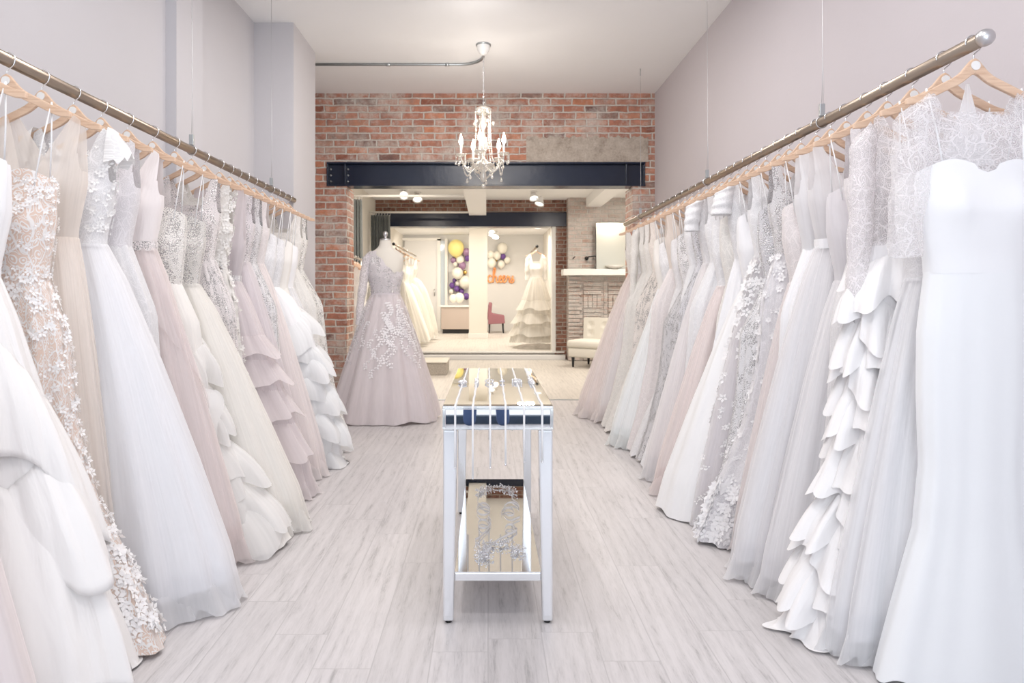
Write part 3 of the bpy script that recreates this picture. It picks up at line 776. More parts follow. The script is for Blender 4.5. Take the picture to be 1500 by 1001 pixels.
    def sleeve(s, mb, sx, length=.6, r0=.06, r1=.035, z0=1.80, out=.03, nt=20, nz=22, cuff=0):
        v = np.linspace(0, 1, nz); th = np.linspace(0, 2*PI, nt, endpoint=False); T, V = np.meshgrid(th, v, indexing='ij')
        R = r0+(r1-r0)*V+.004*np.sin(V*22)+cuff*np.clip((V-.85)/.15, 0, 1); R = R*np.clip(V*9+.35, 0, 1)
        X = sx*(.17+out*np.sin(V*1.6)+R*np.cos(T)*.75)
        Y = R*np.sin(T)*.8-.01*V+.006*np.sin(V*9)
        Z = z0-length*V+.02*np.cos(T)*(1-V)*-1
        mb.grid(np.stack([X, Y, Z], -1), wrap_u=True, uv=np.stack([T*.06, Z], -1)); return mb
    def belt(s, mb, h=.03, off=.006):
        th = np.linspace(0, 2*PI, 60, endpoint=False); z = np.linspace(s.waist-.012, s.waist+h, 4); T, Z = np.meshgrid(th, z, indexing='ij')
        P = s.bodice_P(T, Z, s.waist+.36); P[..., 0] += s.s*np.cos(T)*off; P[..., 1] += np.sin(T)*off
        mb.grid(P, wrap_u=True, uv=np.stack([T*.16, Z], -1)); return mb
    def applique(s, mb, n, z0, z1, th0=-PI*.85, th1=PI*.35, size=.018, seed=1, bias=1.0, body=False, zt=1.8, sprig=True):
        r = random.Random(seed)
        for _ in range(n):
            z = z0+(z1-z0)*r.random()**bias; th = r.uniform(th0, th1); e = .004
            f = (lambda a, b: s.bodice_P(np.array(a), np.array(b), zt)) if body else (lambda a, b: s.P(a, b, 0))
            p = Vector(f(th, z)); pt = Vector(f(th+.02, z))-p; pz = Vector(f(th, z+.01))-p
            if pt.length < 1e-6 or pz.length < 1e-6: continue
            pt.normalize(); pz.normalize(); nn = Vector((s.s*math.cos(th), math.sin(th), .1)).normalized()
            p = p+nn*.005; a0 = r.random()*6.28; k = r.choice((3, 5, 5, 6)); sz = size*r.uniform(.6, 1.3)
            for q in range(k):
                a = a0+q*2*PI/k; d = pt*math.cos(a)+pz*math.sin(a); w = pt*-math.sin(a)+pz*math.cos(a)
                v0 = p+d*sz*.1; v1 = p+d*sz*.6+w*sz*.35+nn*.003; v2 = p+d*sz*1.15+nn*.0045; v3 = p+d*sz*.6-w*sz*.35+nn*.003
                mb.add([v0, v1, v2, v3], [(0, 1, 2, 3)])
        return mb

def loops(par, g, zb, xb=.12, xt=.15, mat=None):
    for sx in (-1, 1):
        m = MB()
        for yy in (-.045, .035):
            m.tube([(sx*xb, yy, zb), (sx*(xb+xt)/2, yy*.6, (zb+1.87)/2), (sx*xt, 0, 1.862)], .0028, 6)
        m.build('hanging_loop', mat or M['ribbon'], par)

GOWNS = 0
def make_gown(side, x, y, label, hl, g=None, bod=('lace', WHITE), sk=('satin', WHITE), ov=None, neck='sweet', zn=None, sleeves=None, belt=None, tiers=None, app=None, extra=None, strap=True, group=None, rot=0, name='wedding_gown', hang=True, **kw):
    """build one gown: bodice, skirt, overlay, straps, sleeves, ruffles"""
    global GOWNS; GOWNS += 1
    shouldered = neck not in ('sweet', 'straight')
    kw.setdefault('waist', 1.42 if shouldered else 1.27); kw.setdefault('seed', GOWNS)
    g = Gown(side, x, y, rot, **kw)
    t = thing(name, label, 'gown', (x, y, 0), rot, group or ('gowns on the left rail' if side > 0 else 'gowns on the right rail'))
    ov_ = ov is not None
    g.skirt(MB(), off=-.012 if ov_ else 0, z0=g.hemz+(.05+.05*g.r.random() if ov_ else 0)).build('skirt', fabric(*sk), t)
    if ov_:
        for q in range(1):
            g.skirt(MB(), off=.006, nt=130, hemwave=.035, z0=max(.01, g.hemz-.005)).build('tulle_overlay', fabric(*ov), t)
    if ov_: g.ruffle(MB(), .17, .16, -PI*.95, PI*.55, .02, .022, 13, ph=GOWNS, nt=110, nz=6, off=-.006).build('petticoat', fabric(ov[0], ov[1], .6), t)
    g.bodice(MB(), neck, zn).build('bodice', fabric(*bod), t)
    if not shouldered and hang: loops(t, g, (zn or g.waist+.32)-.03)
    if sleeves:
        for sx in (-1, 1): g.sleeve(MB(), sx, **sleeves[1]).build('sleeve', fabric(*sleeves[0]), t)
    if belt: g.belt(MB()).build('belt', fabric(*belt), t)
    if tiers:
        for (z0, drop, fl, amp, k, mat) in tiers:
            g.ruffle(MB(), z0, drop, -PI*.95, PI*.55, fl, amp, k, ph=z0*9, nt=110).build('ruffle_tier', fabric(*mat), t)
    if app:
        for a in app: 
            mat = a.pop('mat', fabric('crepe', WHITE)); nm = a.pop('nm', 'floral_applique')
            g.applique(MB(), **a).build(nm, mat, t, solid=.0)
    if extra: extra(g, t)
    if hang: hanger(x, y, rot+side*math.radians(0), hl)
    return g, t

exec_gowns = True
LX = -1.62; RX = 1.53

# ---- left rail, near to far ---------------------------------------------------
def big_satin(g, t):
    for z0, drop, th0, th1, fl, a, k, sl, ph in ((1.06, .40, -PI*.75, PI*.4, .035, .020, 3.1, -.20, .4), (.74, .36, -PI*.6, PI*.4, .05, .030, 4.3, .16, 2.0), (.60, .50, -PI*.78, PI*.4, .06, .034, 3.7, -.16, 4.1)):
        g.ruffle(MB(), z0, drop, th0, th1, fl, a, k, slope=sl, ph=ph, nt=140, nz=16, hook=.02).build('satin_flounce', fabric('satin', (.86, .84, .825)), t, solid=.002)
make_gown(1, LX, 1.74, 'pinkish tulle gown cut off by the lower left corner of the view', 'holding the pinkish tulle corner gown', sil='aline', hem=.47, dep=.24, sk=('satin', ROSE), ov=('tulle', ROSE, .5), bod=('satin', WHITE), fold=.03)
make_gown(1, LX, 2.08, 'ivory satin gown with broad folded flounces, lower left', 'holding the ivory satin flounce gown', sil='aline', hem=.50, dep=.16, sk=('satin', (.86, .84, .825)), bod=('satin', WHITE), zn=1.62, extra=big_satin, fold=.02)
def nude_lace(g, t):
    g.applique(MB(), n=520, z0=.04, z1=.50, size=.019, seed=5, th0=-PI*.9, th1=PI*.3).build('lace_flowers', fabric('crepe', (.88, .87, .87)), t)
    g.applique(MB(), n=420, z0=.5, z1=1.3, size=.013, seed=6, th0=-PI*.9, th1=PI*.3).build('lace_flowers', fabric('crepe', (.88, .87, .87)), t)
    g.applique(MB(), n=150, z0=1.27, z1=1.6, size=.011, seed=8, th0=-PI*.9, th1=PI*.3, body=True, zt=1.63).build('lace_flowers', fabric('crepe', (.88, .87, .87)), t)
make_gown(1, LX, 2.30, 'champagne fishtail gown covered in white floral lace down to the floor', 'holding the champagne fishtail lace gown', sil='trumpet', hem=.52, dep=.15, sk=('nudelace', (.86, .84, .83)), bod=('nudelace', (.86, .84, .83)), neck='sweet', zn=1.60, extra=nude_lace, fold=.022, wd=.13)
make_gown(1, LX, 2.48, 'sheer peach tulle gown behind the champagne lace one', 'holding the sheer peach tulle gown', sil='aline', hem=.30, dep=.10, sk=('satin', (.88, .82, .77)), ov=('tulle', CHAMP, .5), bod=('sheer', (.88, .80, .73), .55), neck='vneck', zn=1.60, fold=.02)
def capsleeve(g, t):
    for sx in (-1, 1):
        m = MB(); n = 16
        P = np.zeros((n, 9, 3))
        for i in range(n):
            for j in range(9):
                a = -PI*.5+PI*i/(n-1); v = j/8
                P[i, j] = (sx*(.145+.085*v*math.cos(a)**.5+.0), .055*math.sin(a)*(.4+.6*v), 1.865-.045*v-.10*v*v*(.6+.4*abs(math.sin(a)))+.012*math.sin(i*2.1)*v)
        m.grid(P, uv=P[..., [1, 2]]*1.0); m.build('cap_sleeve', fabric('lace', (.87, .87, .88)), t)
    g.applique(MB(), n=150, z0=1.45, z1=1.80, size=.013, seed=9, th0=-PI*.95, th1=PI*.2, body=True, zt=1.865).build('lace_flowers', fabric('crepe', (.88, .88, .89)), t)
make_gown(1, LX, 2.67, 'white A-line tulle gown with cap sleeve lace bodice, high on the left', 'holding the white cap sleeve lace and tulle gown', sil='aline', hem=.63, dep=.26, sk=('satin', WHITE), ov=('tulle', WHITE, .5), bod=('lace', WHITE), neck='illusion', zn=1.72, extra=capsleeve, fold=.026, waist=1.41)
make_gown(1, LX, 2.86, 'silvery pink sleeveless lace gown tucked behind the cap sleeve gown', 'holding the silvery pink sleeveless lace gown', sil='sheath', hem=.38, dep=.11, sk=('lace', PEARL), bod=('lace', (.80, .77, .80)), neck='tank', zn=1.66)
def vwrap(g, t):
    g.ruffle(MB(), 1.40, .30, -PI*.6, PI*.1, .01, .008, 6, slope=-.35, nt=60).build('draped_panel', fabric('sheer', ROSE, .5), t)
make_gown(1, LX, 3.07, 'pale blush sleeveless gown with V neck and full blush tulle skirt', 'holding the pale blush V neck tulle gown', sil='aline', hem=.50, dep=.17, sk=('satin', ROSE), ov=('tulle', BLUSH, .5), bod=('satin', ROSE), neck='vneck', zn=1.60, fold=.028, belt=('beaded', ROSE), extra=vwrap)
def rosette(g, t):
    # organza petals swirling round a centre plus fraying frills below
    for k in range(7):
        g.ruffle(MB(), .92-.115*k, .19, -PI*.75, PI*.35, .035, .030, 7+k % 3, slope=(-.10 if k % 2 else .08), ph=k*1.9, nt=110, nz=9, hook=.03).build('organza_frill', fabric('sheer', (.87, .86, .85), .75), t)
    c = Vector(g.P(-.75, .66, .05))
    for k in range(7):
        m = MB(); n = 40; R = .035+.022*k; P = np.zeros((n, 6, 3))
        for i in range(n):
            a = i/n*2*PI*.9+k*1.3
            for j in range(6):
                v = j/5; rr = R*(.55+.45*v)*(1+.10*math.sin(a*5+k))
                P[i, j] = (c.x+rr*math.cos(a)*.75, c.y-.075+.009*k+.03*(1-v)*-1+.012*math.sin(a*4+k), c.z+rr*math.sin(a)*1.05)
        m.grid(P).build('organza_petal', fabric('sheer', (.88, .87, .86), .85), t)
make_gown(1, LX, 3.30, 'strapless beaded fishtail gown with ivory organza rosette and frills below the knee', 'holding the beaded strapless organza rosette gown', sil='trumpet', hem=.66, dep=.26, sk=('satin', IVORY), bod=('beaded', IVORY), zn=1.60, extra=rosette, fold=.02, wd=.135)
make_gown(1, LX, 3.53, 'ivory tulle ball gown with short strapless silver beaded bodice', 'holding the silver beaded bodice ivory tulle gown', sil='aline', hem=.70, dep=.26, sk=('satin', IVORY), ov=('tulle', (.86, .84, .80), .5), bod=('beaded', (.72, .69, .65)), zn=1.585, fold=.026, hemz=.03)
make_gown(1, LX, 3.73, 'dusty pink beaded sleeveless gown behind the silver bodice ball gown', 'holding the dusty pink beaded gown', sil='sheath', hem=.40, dep=.10, sk=('beaded', ROSE), bod=('beaded', ROSE), neck='tank', zn=1.66)
def brooch(g, t):
    m = MB(); c = Vector((.115, -.085, 1.36))
    for q in range(8):
        a = q*PI/4; m.tube([c, c+Vector((.035*math.cos(a), -.006, .035*math.sin(a)))], [.006, .001], 6)
    m.ball(c, .009); m.build('brooch', M['brushed'], t)
    g.applique(MB(), n=200, z0=1.3, z1=1.80, size=.018, seed=12, body=True, zt=1.865).build('petal_applique', fabric('crepe', (.84, .82, .79)), t)
    g.applique(MB(), n=260, z0=.3, z1=1.4, size=.020, seed=13).build('petal_applique', fabric('crepe', (.84, .82, .79)), t)
make_gown(1, LX, 3.90, 'ivory petal lace gown with short sleeves and a jewelled brooch', 'holding the ivory petal lace gown with brooch', wall=.245, sil='trumpet', hem=.46, dep=.12, sk=('lace', IVORY), bod=('lace', IVORY), neck='illusion', zn=1.74, extra=brooch, waist=1.38)
TM = ('sheer', (.80, .73, .74), .7)
make_gown(1, LX, 4.12, 'mauve pink tulle gown with layered hip tiers and silver belt', 'holding the mauve tiered tulle gown', wall=.245, sil='aline', hem=.58, dep=.22, sk=('satin', LILAC), ov=('tulle', (.80, .73, .74), .55), bod=('sheer', LILAC, .75), neck='vneck', zn=1.58, waist=1.30, belt=('beaded', SILVER),
          tiers=[(.98, .13, .055, .012, 5, TM), (.84, .15, .06, .014, 6, TM), (.66, .17, .055, .018, 5, TM), (.46, .2, .05, .02, 6, TM)])
make_gown(1, LX, 4.28, 'lilac gown with bead flowers at the bodice, behind the mauve tiered one', 'holding the lilac bead flower gown', wall=.245, sil='aline', hem=.50, dep=.15, sk=('satin', LILAC), ov=('tulle', (.80, .74, .76), .5), bod=('beaded', LILAC), neck='scoop', zn=1.66)
make_gown(1, LX, 4.42, 'silver grey crystal lace column gown on the left rail', 'holding the silver grey crystal lace gown', wall=.245, sil='sheath', hem=.44, dep=.12, sk=('beaded', PEARL), bod=('beaded', SILVER), neck='tank', zn=1.68)
make_gown(1, LX, 4.56, 'pale pink soft tulle gown with scoop neck, left rail centre back', 'holding the pale pink scoop neck gown', wall=.245, sil='aline', hem=.54, dep=.18, sk=('satin', ROSE), ov=('tulle', ROSE, .5), bod=('lace', ROSE), neck='scoop', zn=1.70)
make_gown(1, LX, 4.72, 'white strapless lace gown with ribbon loops near the back of the left rail', 'holding the white strapless gown with ribbon loops', sil='trumpet', hem=.46, dep=.14, sk=('lace', WHITE), bod=('lace', WHITE), zn=1.62)
def frills(g, t):
    for k in range(8):
        g.ruffle(MB(), 1.02-.125*k, .17, -PI*.85, PI*.45, .05, .035, 6+k % 3, slope=(-.14 if k % 2 else .12), ph=k*2.3, nt=90, nz=8, hook=.03).build('organza_frill', fabric('sheer', (.86, .87, .90), .88), t)
make_gown(1, LX, 4.90, 'white gown with cascading organza frills from hip to hem, far left rail', 'holding the white organza frill gown', sil='ball', hem=.56, dep=.24, sk=('satin', WHITE), bod=('lace', WHITE), zn=1.60, extra=frills)
make_gown(1, LX, 5.10, 'pale ivory satin gown with plain bodice, fourth from the wall pier', 'holding the pale ivory satin gown', sil='aline', hem=.46, dep=.14, sk=('satin', IVORY), bod=('satin', IVORY), zn=1.60)
make_gown(1, LX, 5.24, 'white tulle gown with a wavy neckline, third from the wall pier', 'holding the white wavy neckline gown', sil='aline', hem=.52, dep=.16, sk=('satin', WHITE), ov=('tulle', WHITE, .5), bod=('crepe', WHITE), zn=1.58)
make_gown(1, LX, 5.38, 'cream lace gown with scoop neck, second from the wall pier', 'holding the cream scoop neck lace gown', sil='sheath', hem=.48, dep=.13, sk=('lace', IVORY), bod=('lace', IVORY), neck='scoop', zn=1.70)
make_gown(1, LX, 5.53, 'ivory beaded column gown, last one beside the wall pier', 'holding the last ivory beaded gown of the left rail', sil='sheath', hem=.50, dep=.13, sk=('beaded', IVORY), bod=('beaded', IVORY), neck='tank', zn=1.68)

# ---- right rail, near to far --------------------------------------------------
def illusion_top(g, t):
    m = g.bodice(MB(), 'bateau', 1.775, zs=1.85, za=1.80, off=-.004, zb=1.54)
    m.build('illusion_top', fabric('sheerlace', (.86, .83, .85), .28), t)
    for sx in (-1, 1):
        g.sleeve(MB(), sx, length=.50, r0=.085, r1=.06, z0=1.83, out=.05).build('sleeve', fabric('sheerlace', (.86, .83, .85), .22), t)
    # inner hanger bow: fabric triangle hooked on the hanger
    m = MB(); n = 14; P = np.zeros((n, 12, 3))
    for i in range(n):
        for j in range(12):
            u = i/(n-1)-.5; v = j/11; P[i, j] = (u*(.012+.17*v**1.2), .028+.01*math.sin(u*14)*v, 1.885-.26*v)
    m.grid(P).build('hanging_tab', fabric('sheer', WHITE, .8), t)
make_gown(-1, RX, 2.15, 'smooth white crepe gown with lace illusion top, nearest on the right', 'nearest on the right rail, above the white crepe gown', sil='mermaid', hem=.31, dep=.11, sk=('crepe', (.84, .86, .90)), bod=('crepe', (.85, .86, .89)), neck='sweet', zn=1.60, waist=1.29, extra=illusion_top, fold=.012, wd=.150, bust=.178, k0=5, strap=False, wall=.33)
def satin_cascade(g, t):
    S = fabric('satin', (.86, .845, .85))
    for k in range(13):
        z0 = 1.34-.103*k
        g.ruffle(MB(), z0, .175, -PI*.80, PI*.42, .035, .028, 8+(k % 3), slope=(.16 if k % 2 else -.05), ph=k*2.1, nt=130, nz=9, hook=.012).build('satin_ruffle', S, t)
make_gown(-1, RX, 2.46, 'white gown with rows of folded satin ruffles beside the smooth crepe gown', 'holding the ruffled satin gown', sil='trumpet', hem=.46, dep=.15, sk=('satin', PEARL), bod=('sheerlace', (.85, .81, .82), .5), neck='illusion', zn=1.74, waist=1.40, extra=satin_cascade, fold=.015, wd=.16,
          sleeves=(('sheerlace', (.85, .81, .83), .5), dict(length=.62, r0=.06, r1=.05, z0=1.82)))
make_gown(-1, RX, 2.29, 'soft white tulle train gown squeezed between crepe and ruffled gowns', 'holding the tulle train gown', sil='aline', hem=.37, dep=.13, sk=('satin', PEARL), ov=('tulle', (.85, .85, .87), .4), bod=('lace', PEARL), zn=1.60, fold=.025)
make_gown(-1, RX, 2.62, 'white lace sleeved gown just behind the ruffled satin gown', 'holding the white lace gown behind the ruffles', sil='sheath', hem=.34, dep=.10, sk=('lace', PEARL), bod=('lace', (.84, .80, .82)), neck='illusion', zn=1.72)
make_gown(-1, RX, 2.76, 'draped chiffon gown with gathered strapless bodice, right rail', 'holding the gathered chiffon bodice gown', sil='aline', hem=.42, dep=.16, sk=('satin', PEARL), ov=('tulle', (.84, .83, .85), .5), bod=('sheer', (.84, .82, .85), .85), zn=1.62)
make_gown(-1, RX, 2.92, 'very pale grey white tulle A-line gown sweeping beyond the satin ruffles', 'holding the grey white tulle A-line gown', sil='aline', hem=.49, dep=.20, sk=('satin', PEARL), ov=('tulle', (.83, .82, .84), .5), bod=('sheer', PEARL, .8), neck='vneck', zn=1.60, fold=.026, belt=('satin', WHITE))
make_gown(-1, RX, 3.05, 'white pleated bodice gown with thin straps, right rail', 'holding the pleated bodice gown', sil='sheath', hem=.36, dep=.11, sk=('satin', WHITE), bod=('tulle', WHITE, .9), neck='scoop', zn=1.66)
make_gown(-1, RX, 3.18, 'rosy tulle gown glimpsed between two white ones, right rail', 'holding the rosy tulle gown', sil='aline', hem=.38, dep=.15, sk=('satin', ROSE), ov=('tulle', ROSE, .5), bod=('lace', ROSE), zn=1.62)
def rick_lace(g, t):
    g.applique(MB(), n=380, z0=.04, z1=.30, size=.028, seed=22, th0=-PI*.9, th1=PI*.5).build('lace_hem_flowers', fabric('crepe', (.86, .85, .86)), t)
    g.applique(MB(), n=260, z0=.3, z1=1.4, size=.018, seed=23).build('lace_hem_flowers', fabric('crepe', (.86, .85, .86)), t)
make_gown(-1, RX, 3.34, 'grey white corded lace gown with thick floral hem, right rail', 'holding the corded lace gown with thick floral hem', sil='trumpet', hem=.52, dep=.14, sk=('lace', (.80, .78, .81)), bod=('beaded', SILVER), neck='tank', zn=1.68, extra=rick_lace)
make_gown(-1, RX, 3.47, 'silver beaded gown with dense crystal bodice, right rail', 'holding the crystal bodice gown', sil='sheath', hem=.44, dep=.12, sk=('beaded', PEARL), bod=('beaded', (.66, .65, .69)), zn=1.64)
def flowers3d(g, t):
    g.applique(MB(), n=130, z0=.75, z1=1.4, size=.026, seed=31, th0=-PI*.7, th1=PI*.2, bias=.6).build('flower_cluster', fabric('crepe', (.86, .85, .85)), t)
    g.applique(MB(), n=90, z0=.1, z1=.8, size=.018, seed=32, th0=-PI*.7, th1=PI*.2).build('flower_cluster', fabric('crepe', (.86, .85, .85)), t)
make_gown(-1, RX, 3.60, 'sheer mauve tulle gown scattered with white raised flowers', 'holding the raised flower tulle gown', sil='aline', hem=.45, dep=.12, sk=('satin', LILAC), ov=('tulle', PEARL, .5), bod=('lace', WHITE), neck='vneck', zn=1.62, extra=flowers3d)
make_gown(-1, RX, 3.76, 'glossy white satin A-line gown with broad draped pleats, right rail', 'holding the glossy draped satin gown', sil='aline', hem=.56, dep=.31, sk=('satin', (.87, .87, .88)), bod=('satin', WHITE), zn=1.64, fold=.034, k0=5)
make_gown(-1, RX, 3.90, 'white satin gown with lace off shoulder sleeves, right rail', 'holding the white off shoulder gown', sil='aline', hem=.40, dep=.13, sk=('satin', WHITE), bod=('lace', WHITE), neck='illusion', zn=1.70, sleeves=(('lace', WHITE), dict(length=.16, r0=.07, r1=.075, z0=1.83)))
make_gown(-1, RX, 4.04, 'ivory petal lace gown with cut out back, right rail', 'holding the ivory petal lace gown on the right', sil='trumpet', hem=.44, dep=.13, sk=('lace', IVORY), bod=('lace', IVORY), zn=1.66)
make_gown(-1, RX, 4.18, 'blush pink tulle gown with soft A-line skirt, mid right rail', 'holding the mid rail blush tulle gown', sil='aline', hem=.52, dep=.20, sk=('satin', ROSE), ov=('tulle', BLUSH, .45), bod=('lace', WHITE), zn=1.66, fold=.028)
make_gown(-1, RX, 4.32, 'white textured rose lace column gown, mid right rail', 'holding the rose lace column gown', sil='sheath', hem=.42, dep=.12, sk=('lace', WHITE), bod=('lace', WHITE), neck='scoop', zn=1.70)
make_gown(-1, RX, 4.47, 'pinkish white tulle ball gown with frayed hem, mid right rail', 'holding the pinkish white ball gown', sil='aline', hem=.50, dep=.22, sk=('satin', ROSE), ov=('tulle', PEARL, .5), bod=('lace', PEARL), neck='illusion', zn=1.72, sleeves=(('lace', WHITE), dict(length=.2, r0=.075, r1=.06, z0=1.83)))
make_gown(-1, RX, 4.62, 'grey blue crystal gown with straps, right rail', 'holding the grey blue crystal gown', sil='sheath', hem=.40, dep=.12, sk=('beaded', (.72, .72, .77)), bod=('beaded', (.68, .68, .74)), neck='tank', zn=1.68)
make_gown(-1, RX, 4.78, 'white guipure lace gown with boat neck, right rail', 'holding the guipure boat neck gown', sil='trumpet', hem=.46, dep=.14, sk=('lace', WHITE), bod=('lace', WHITE), neck='bateau', zn=1.76)
make_gown(-1, RX, 4.95, 'silver ombre sequin gown, right rail beyond the middle wire', 'holding the silver sequin gown', sil='sheath', hem=.46, dep=.13, sk=('beaded', SILVER), bod=('beaded', PEARL), zn=1.64)
make_gown(-1, RX, 5.12, 'pearl grey lace gown on a soft nude base, right rail', 'holding the pearl grey lace gown', sil='trumpet', hem=.48, dep=.15, sk=('lace', PEARL), bod=('lace', PEARL), zn=1.62)
make_gown(-1, RX, 5.30, 'peach sheer lace gown with plunging neck, right rail', 'holding the peach sheer lace gown', sil='sheath', hem=.44, dep=.13, sk=('lace', ROSE), bod=('sheer', CHAMP, .8), neck='vneck', zn=1.56)
make_gown(-1, RX, 5.48, 'bluish white A-line tulle gown with lace train, far right rail', 'holding the bluish white A-line gown', sil='aline', hem=.56, dep=.24, sk=('satin', WHITE), ov=('tulle', (.85, .88, .92), .5), bod=('lace', WHITE), zn=1.62, fold=.026)
make_gown(-1, RX, 5.66, 'white gown with satin bow bodice, far right rail', 'holding the satin bow gown', sil='aline', hem=.44, dep=.14, sk=('satin', WHITE), bod=('satin', IVORY), zn=1.66)
make_gown(-1, RX, 5.84, 'champagne beaded lace gown, far right rail', 'holding the champagne beaded gown', sil='sheath', hem=.46, dep=.13, sk=('beaded', CHAMP), bod=('lace', CHAMP), neck='scoop', zn=1.70)
make_gown(-1, RX, 6.04, 'ivory lace gown with scalloped hem, far right rail', 'holding the scalloped hem gown', sil='trumpet', hem=.50, dep=.15, sk=('lace', IVORY), bod=('lace', IVORY), neck='illusion', zn=1.72)
make_gown(-1, RX, 6.26, 'long sleeved ivory lace gown, third from the brick end', 'holding the long sleeved ivory gown', sil='sheath', hem=.50, dep=.14, sk=('lace', IVORY), bod=('lace', IVORY), neck='illusion', zn=1.74, sleeves=(('lace', IVORY), dict(length=.62, r0=.055, r1=.04, z0=1.82)))
make_gown(-1, RX, 6.52, 'white lace and tulle gown, second from the brick end', 'holding the second gown from the brick end', sil='aline', hem=.52, dep=.18, sk=('satin', WHITE), ov=('tulle', ROSE, .5), bod=('lace', WHITE), neck='scoop', zn=1.70)
make_gown(-1, RX, 6.85, 'blush champagne A-line gown, last one before the brick wall', 'holding the last blush gown before the brick', sil='aline', hem=.64, dep=.36, sk=('satin', (.82, .72, .69)), ov=('tulle', ROSE, .4), bod=('lace', IVORY), neck='illusion', zn=1.72, fold=.024)

# ---- gowns of the back room ---------------------------------------------------
def far_rack(x, y0, ys, side, z0, labels, hemw, label_rail, full=False):
    t = rail(x, y0, ys[-1]+.5, label_rail, z=RAILZ+z0+.08, r=.018, capn=False)
    MB().ball((0, -.01, 0), .03, 12, 8).build('end_cap', M['black'], t)
    for i, y in enumerate(ys):
        g, t2 = make_gown(side, x, y, labels[i][0], labels[i][1], group='gowns in the back room', **labels[i][2])
        t2.location.z = z0+.08
        hs = [o for o in COL.objects if o.name.startswith('clothes_hanger')][-1]
CREAM = (.86, .83, .76)
FR = [('cream lace gown nearest on the back room rack', 'nearest on the left rack of the back room', dict(sil='trumpet', hem=.50, dep=.2, sk=('lace', (.80, .76, .68)), bod=('lace', CREAM), neck='illusion', zn=1.72)),
      ('ivory tulle gown second on the back room rack', 'second on the left rack of the back room', dict(sil='aline', hem=.62, dep=.25, sk=('satin', CREAM), ov=('tulle', CREAM, .6), bod=('lace', CREAM), zn=1.6)),
      ('cream satin gown third on the back room rack', 'third on the left rack of the back room', dict(sil='aline', hem=.60, dep=.25, sk=('satin', CREAM), bod=('satin', CREAM), zn=1.6)),
      ('white tulle gown fourth on the back room rack', 'fourth on the left rack of the back room', dict(sil='ball', hem=.62, dep=.28, sk=('satin', CREAM), ov=('tulle', CREAM, .6), bod=('lace', CREAM), zn=1.6)),
      ('ivory lace ball gown farthest on the back room rack', 'farthest on the left rack of the back room', dict(sil='ball', hem=.66, dep=.3, sk=('satin', CREAM), ov=('tulle', CREAM, .6), bod=('lace', CREAM), neck='scoop', zn=1.7))]
def place_hanger_up(dz):
    hs = [o for o in COL.objects if o.type == 'EMPTY' and o.name.startswith('clothes_hanger')]
    hs[-1].location.z += dz
_mk = make_gown
def make_far(*a, dz=.22, **k):
    g, t = _mk(*a, **k); t.location.z = dz; place_hanger_up(dz); return g, t
t = rail(-1.86, 13.45, 17.6, 'clothes rail with black end in the back room, left side', z=RAILZ+.22, r=.018, capn=False)
MB().ball((0, -.01, 0), .032, 12, 8).build('end_cap', M['black'], t)
for i, y in enumerate((13.75, 14.3, 14.9, 15.6, 16.5)):
    make_far(1, -1.86, y, FR[i][0], FR[i][1], group='gowns in the back room', wall=.5, dz=.18+.04, **FR[i][2])
t = rail(1.01, 14.10, 16.0, 'clothes rail with black end in the back room, right side', z=RAILZ+.22, r=.018, capn=False)
MB().ball((0, -.01, 0), .032, 12, 8).build('end_cap', M['black'], t)
CT = ('sheer', CREAM, .85)
make_far(1, 1.01, 14.35, 'cream satin and tulle ball gown hanging alone in the far doorway', 'above the gown hanging alone in the far doorway', group='gowns in the back room', dz=.22, full=True, sil='aline', hem=.56, dep=.30, sk=('satin', CREAM), ov=('tulle', CREAM, .6), bod=('satin', CREAM), neck='illusion', zn=1.66, waist=1.36, fold=.03,
         sleeves=(('satin', CREAM), dict(length=.5, r0=.07, r1=.05, z0=1.82)), tiers=[(.9, .2, .05, .02, 5, CT), (.62, .2, .06, .03, 6, CT), (.36, .2, .05, .03, 5, CT)])
m = MB(); r_ = random.Random(4)
P = np.zeros((40, 16, 3))
for i in range(40):
    for j in range(16):
        a = 2*PI*i/40; v = j/15; R = v*(1+.08*math.sin(5*a)+.05*math.sin(9*a))
        P[i, j] = (.5*R*math.cos(a), .32*R*math.sin(a), .09*(1-v**3)+.012*r_.random()*(v < 1))
m.grid(P, wrap_u=True)
tag(m.build('fur_rug', plain('grey_fur', (.30, .27, .23), 1, bump=1, bscale=40, var=.4, vscale=10), loc=(1.02, 13.75, .14)), 'shaggy grey brown fur rug under the lone gown', 'rug')

# low rack of veils beside the brick opening
t = rail(-1.80, 8.5, 9.7, 'short white rack rail behind the dress form, left of the opening', z=1.72, r=.014, capn=False)
t['category'] = 'clothes rail'
for y in (8.5, 9.7):
    MB().tube([(0, y-8.5, 0), (0, y-8.5, -1.72)], .012, 8).build('upright', M['white_trim'], t)
for i, y in enumerate((8.68, 8.86, 9.04, 9.22, 9.4)):
    g, t2 = _mk(1, -1.80, y, ('nearest', 'second', 'third', 'fourth', 'farthest')[i]+' ivory slip dress on the low rack behind the dress form', ('nearest', 'second', 'third', 'fourth', 'farthest')[i]+' on the low rack behind the dress form',
         group='slip dresses on the low rack', name='slip_dress', sil='sheath', hem=.26, dep=.08, sk=('lace', IVORY), bod=('lace', IVORY), neck='scoop', zn=1.70, wall=.28, hemz=.42)
    t2.location.z = -.284; place_hanger_up(-.284)

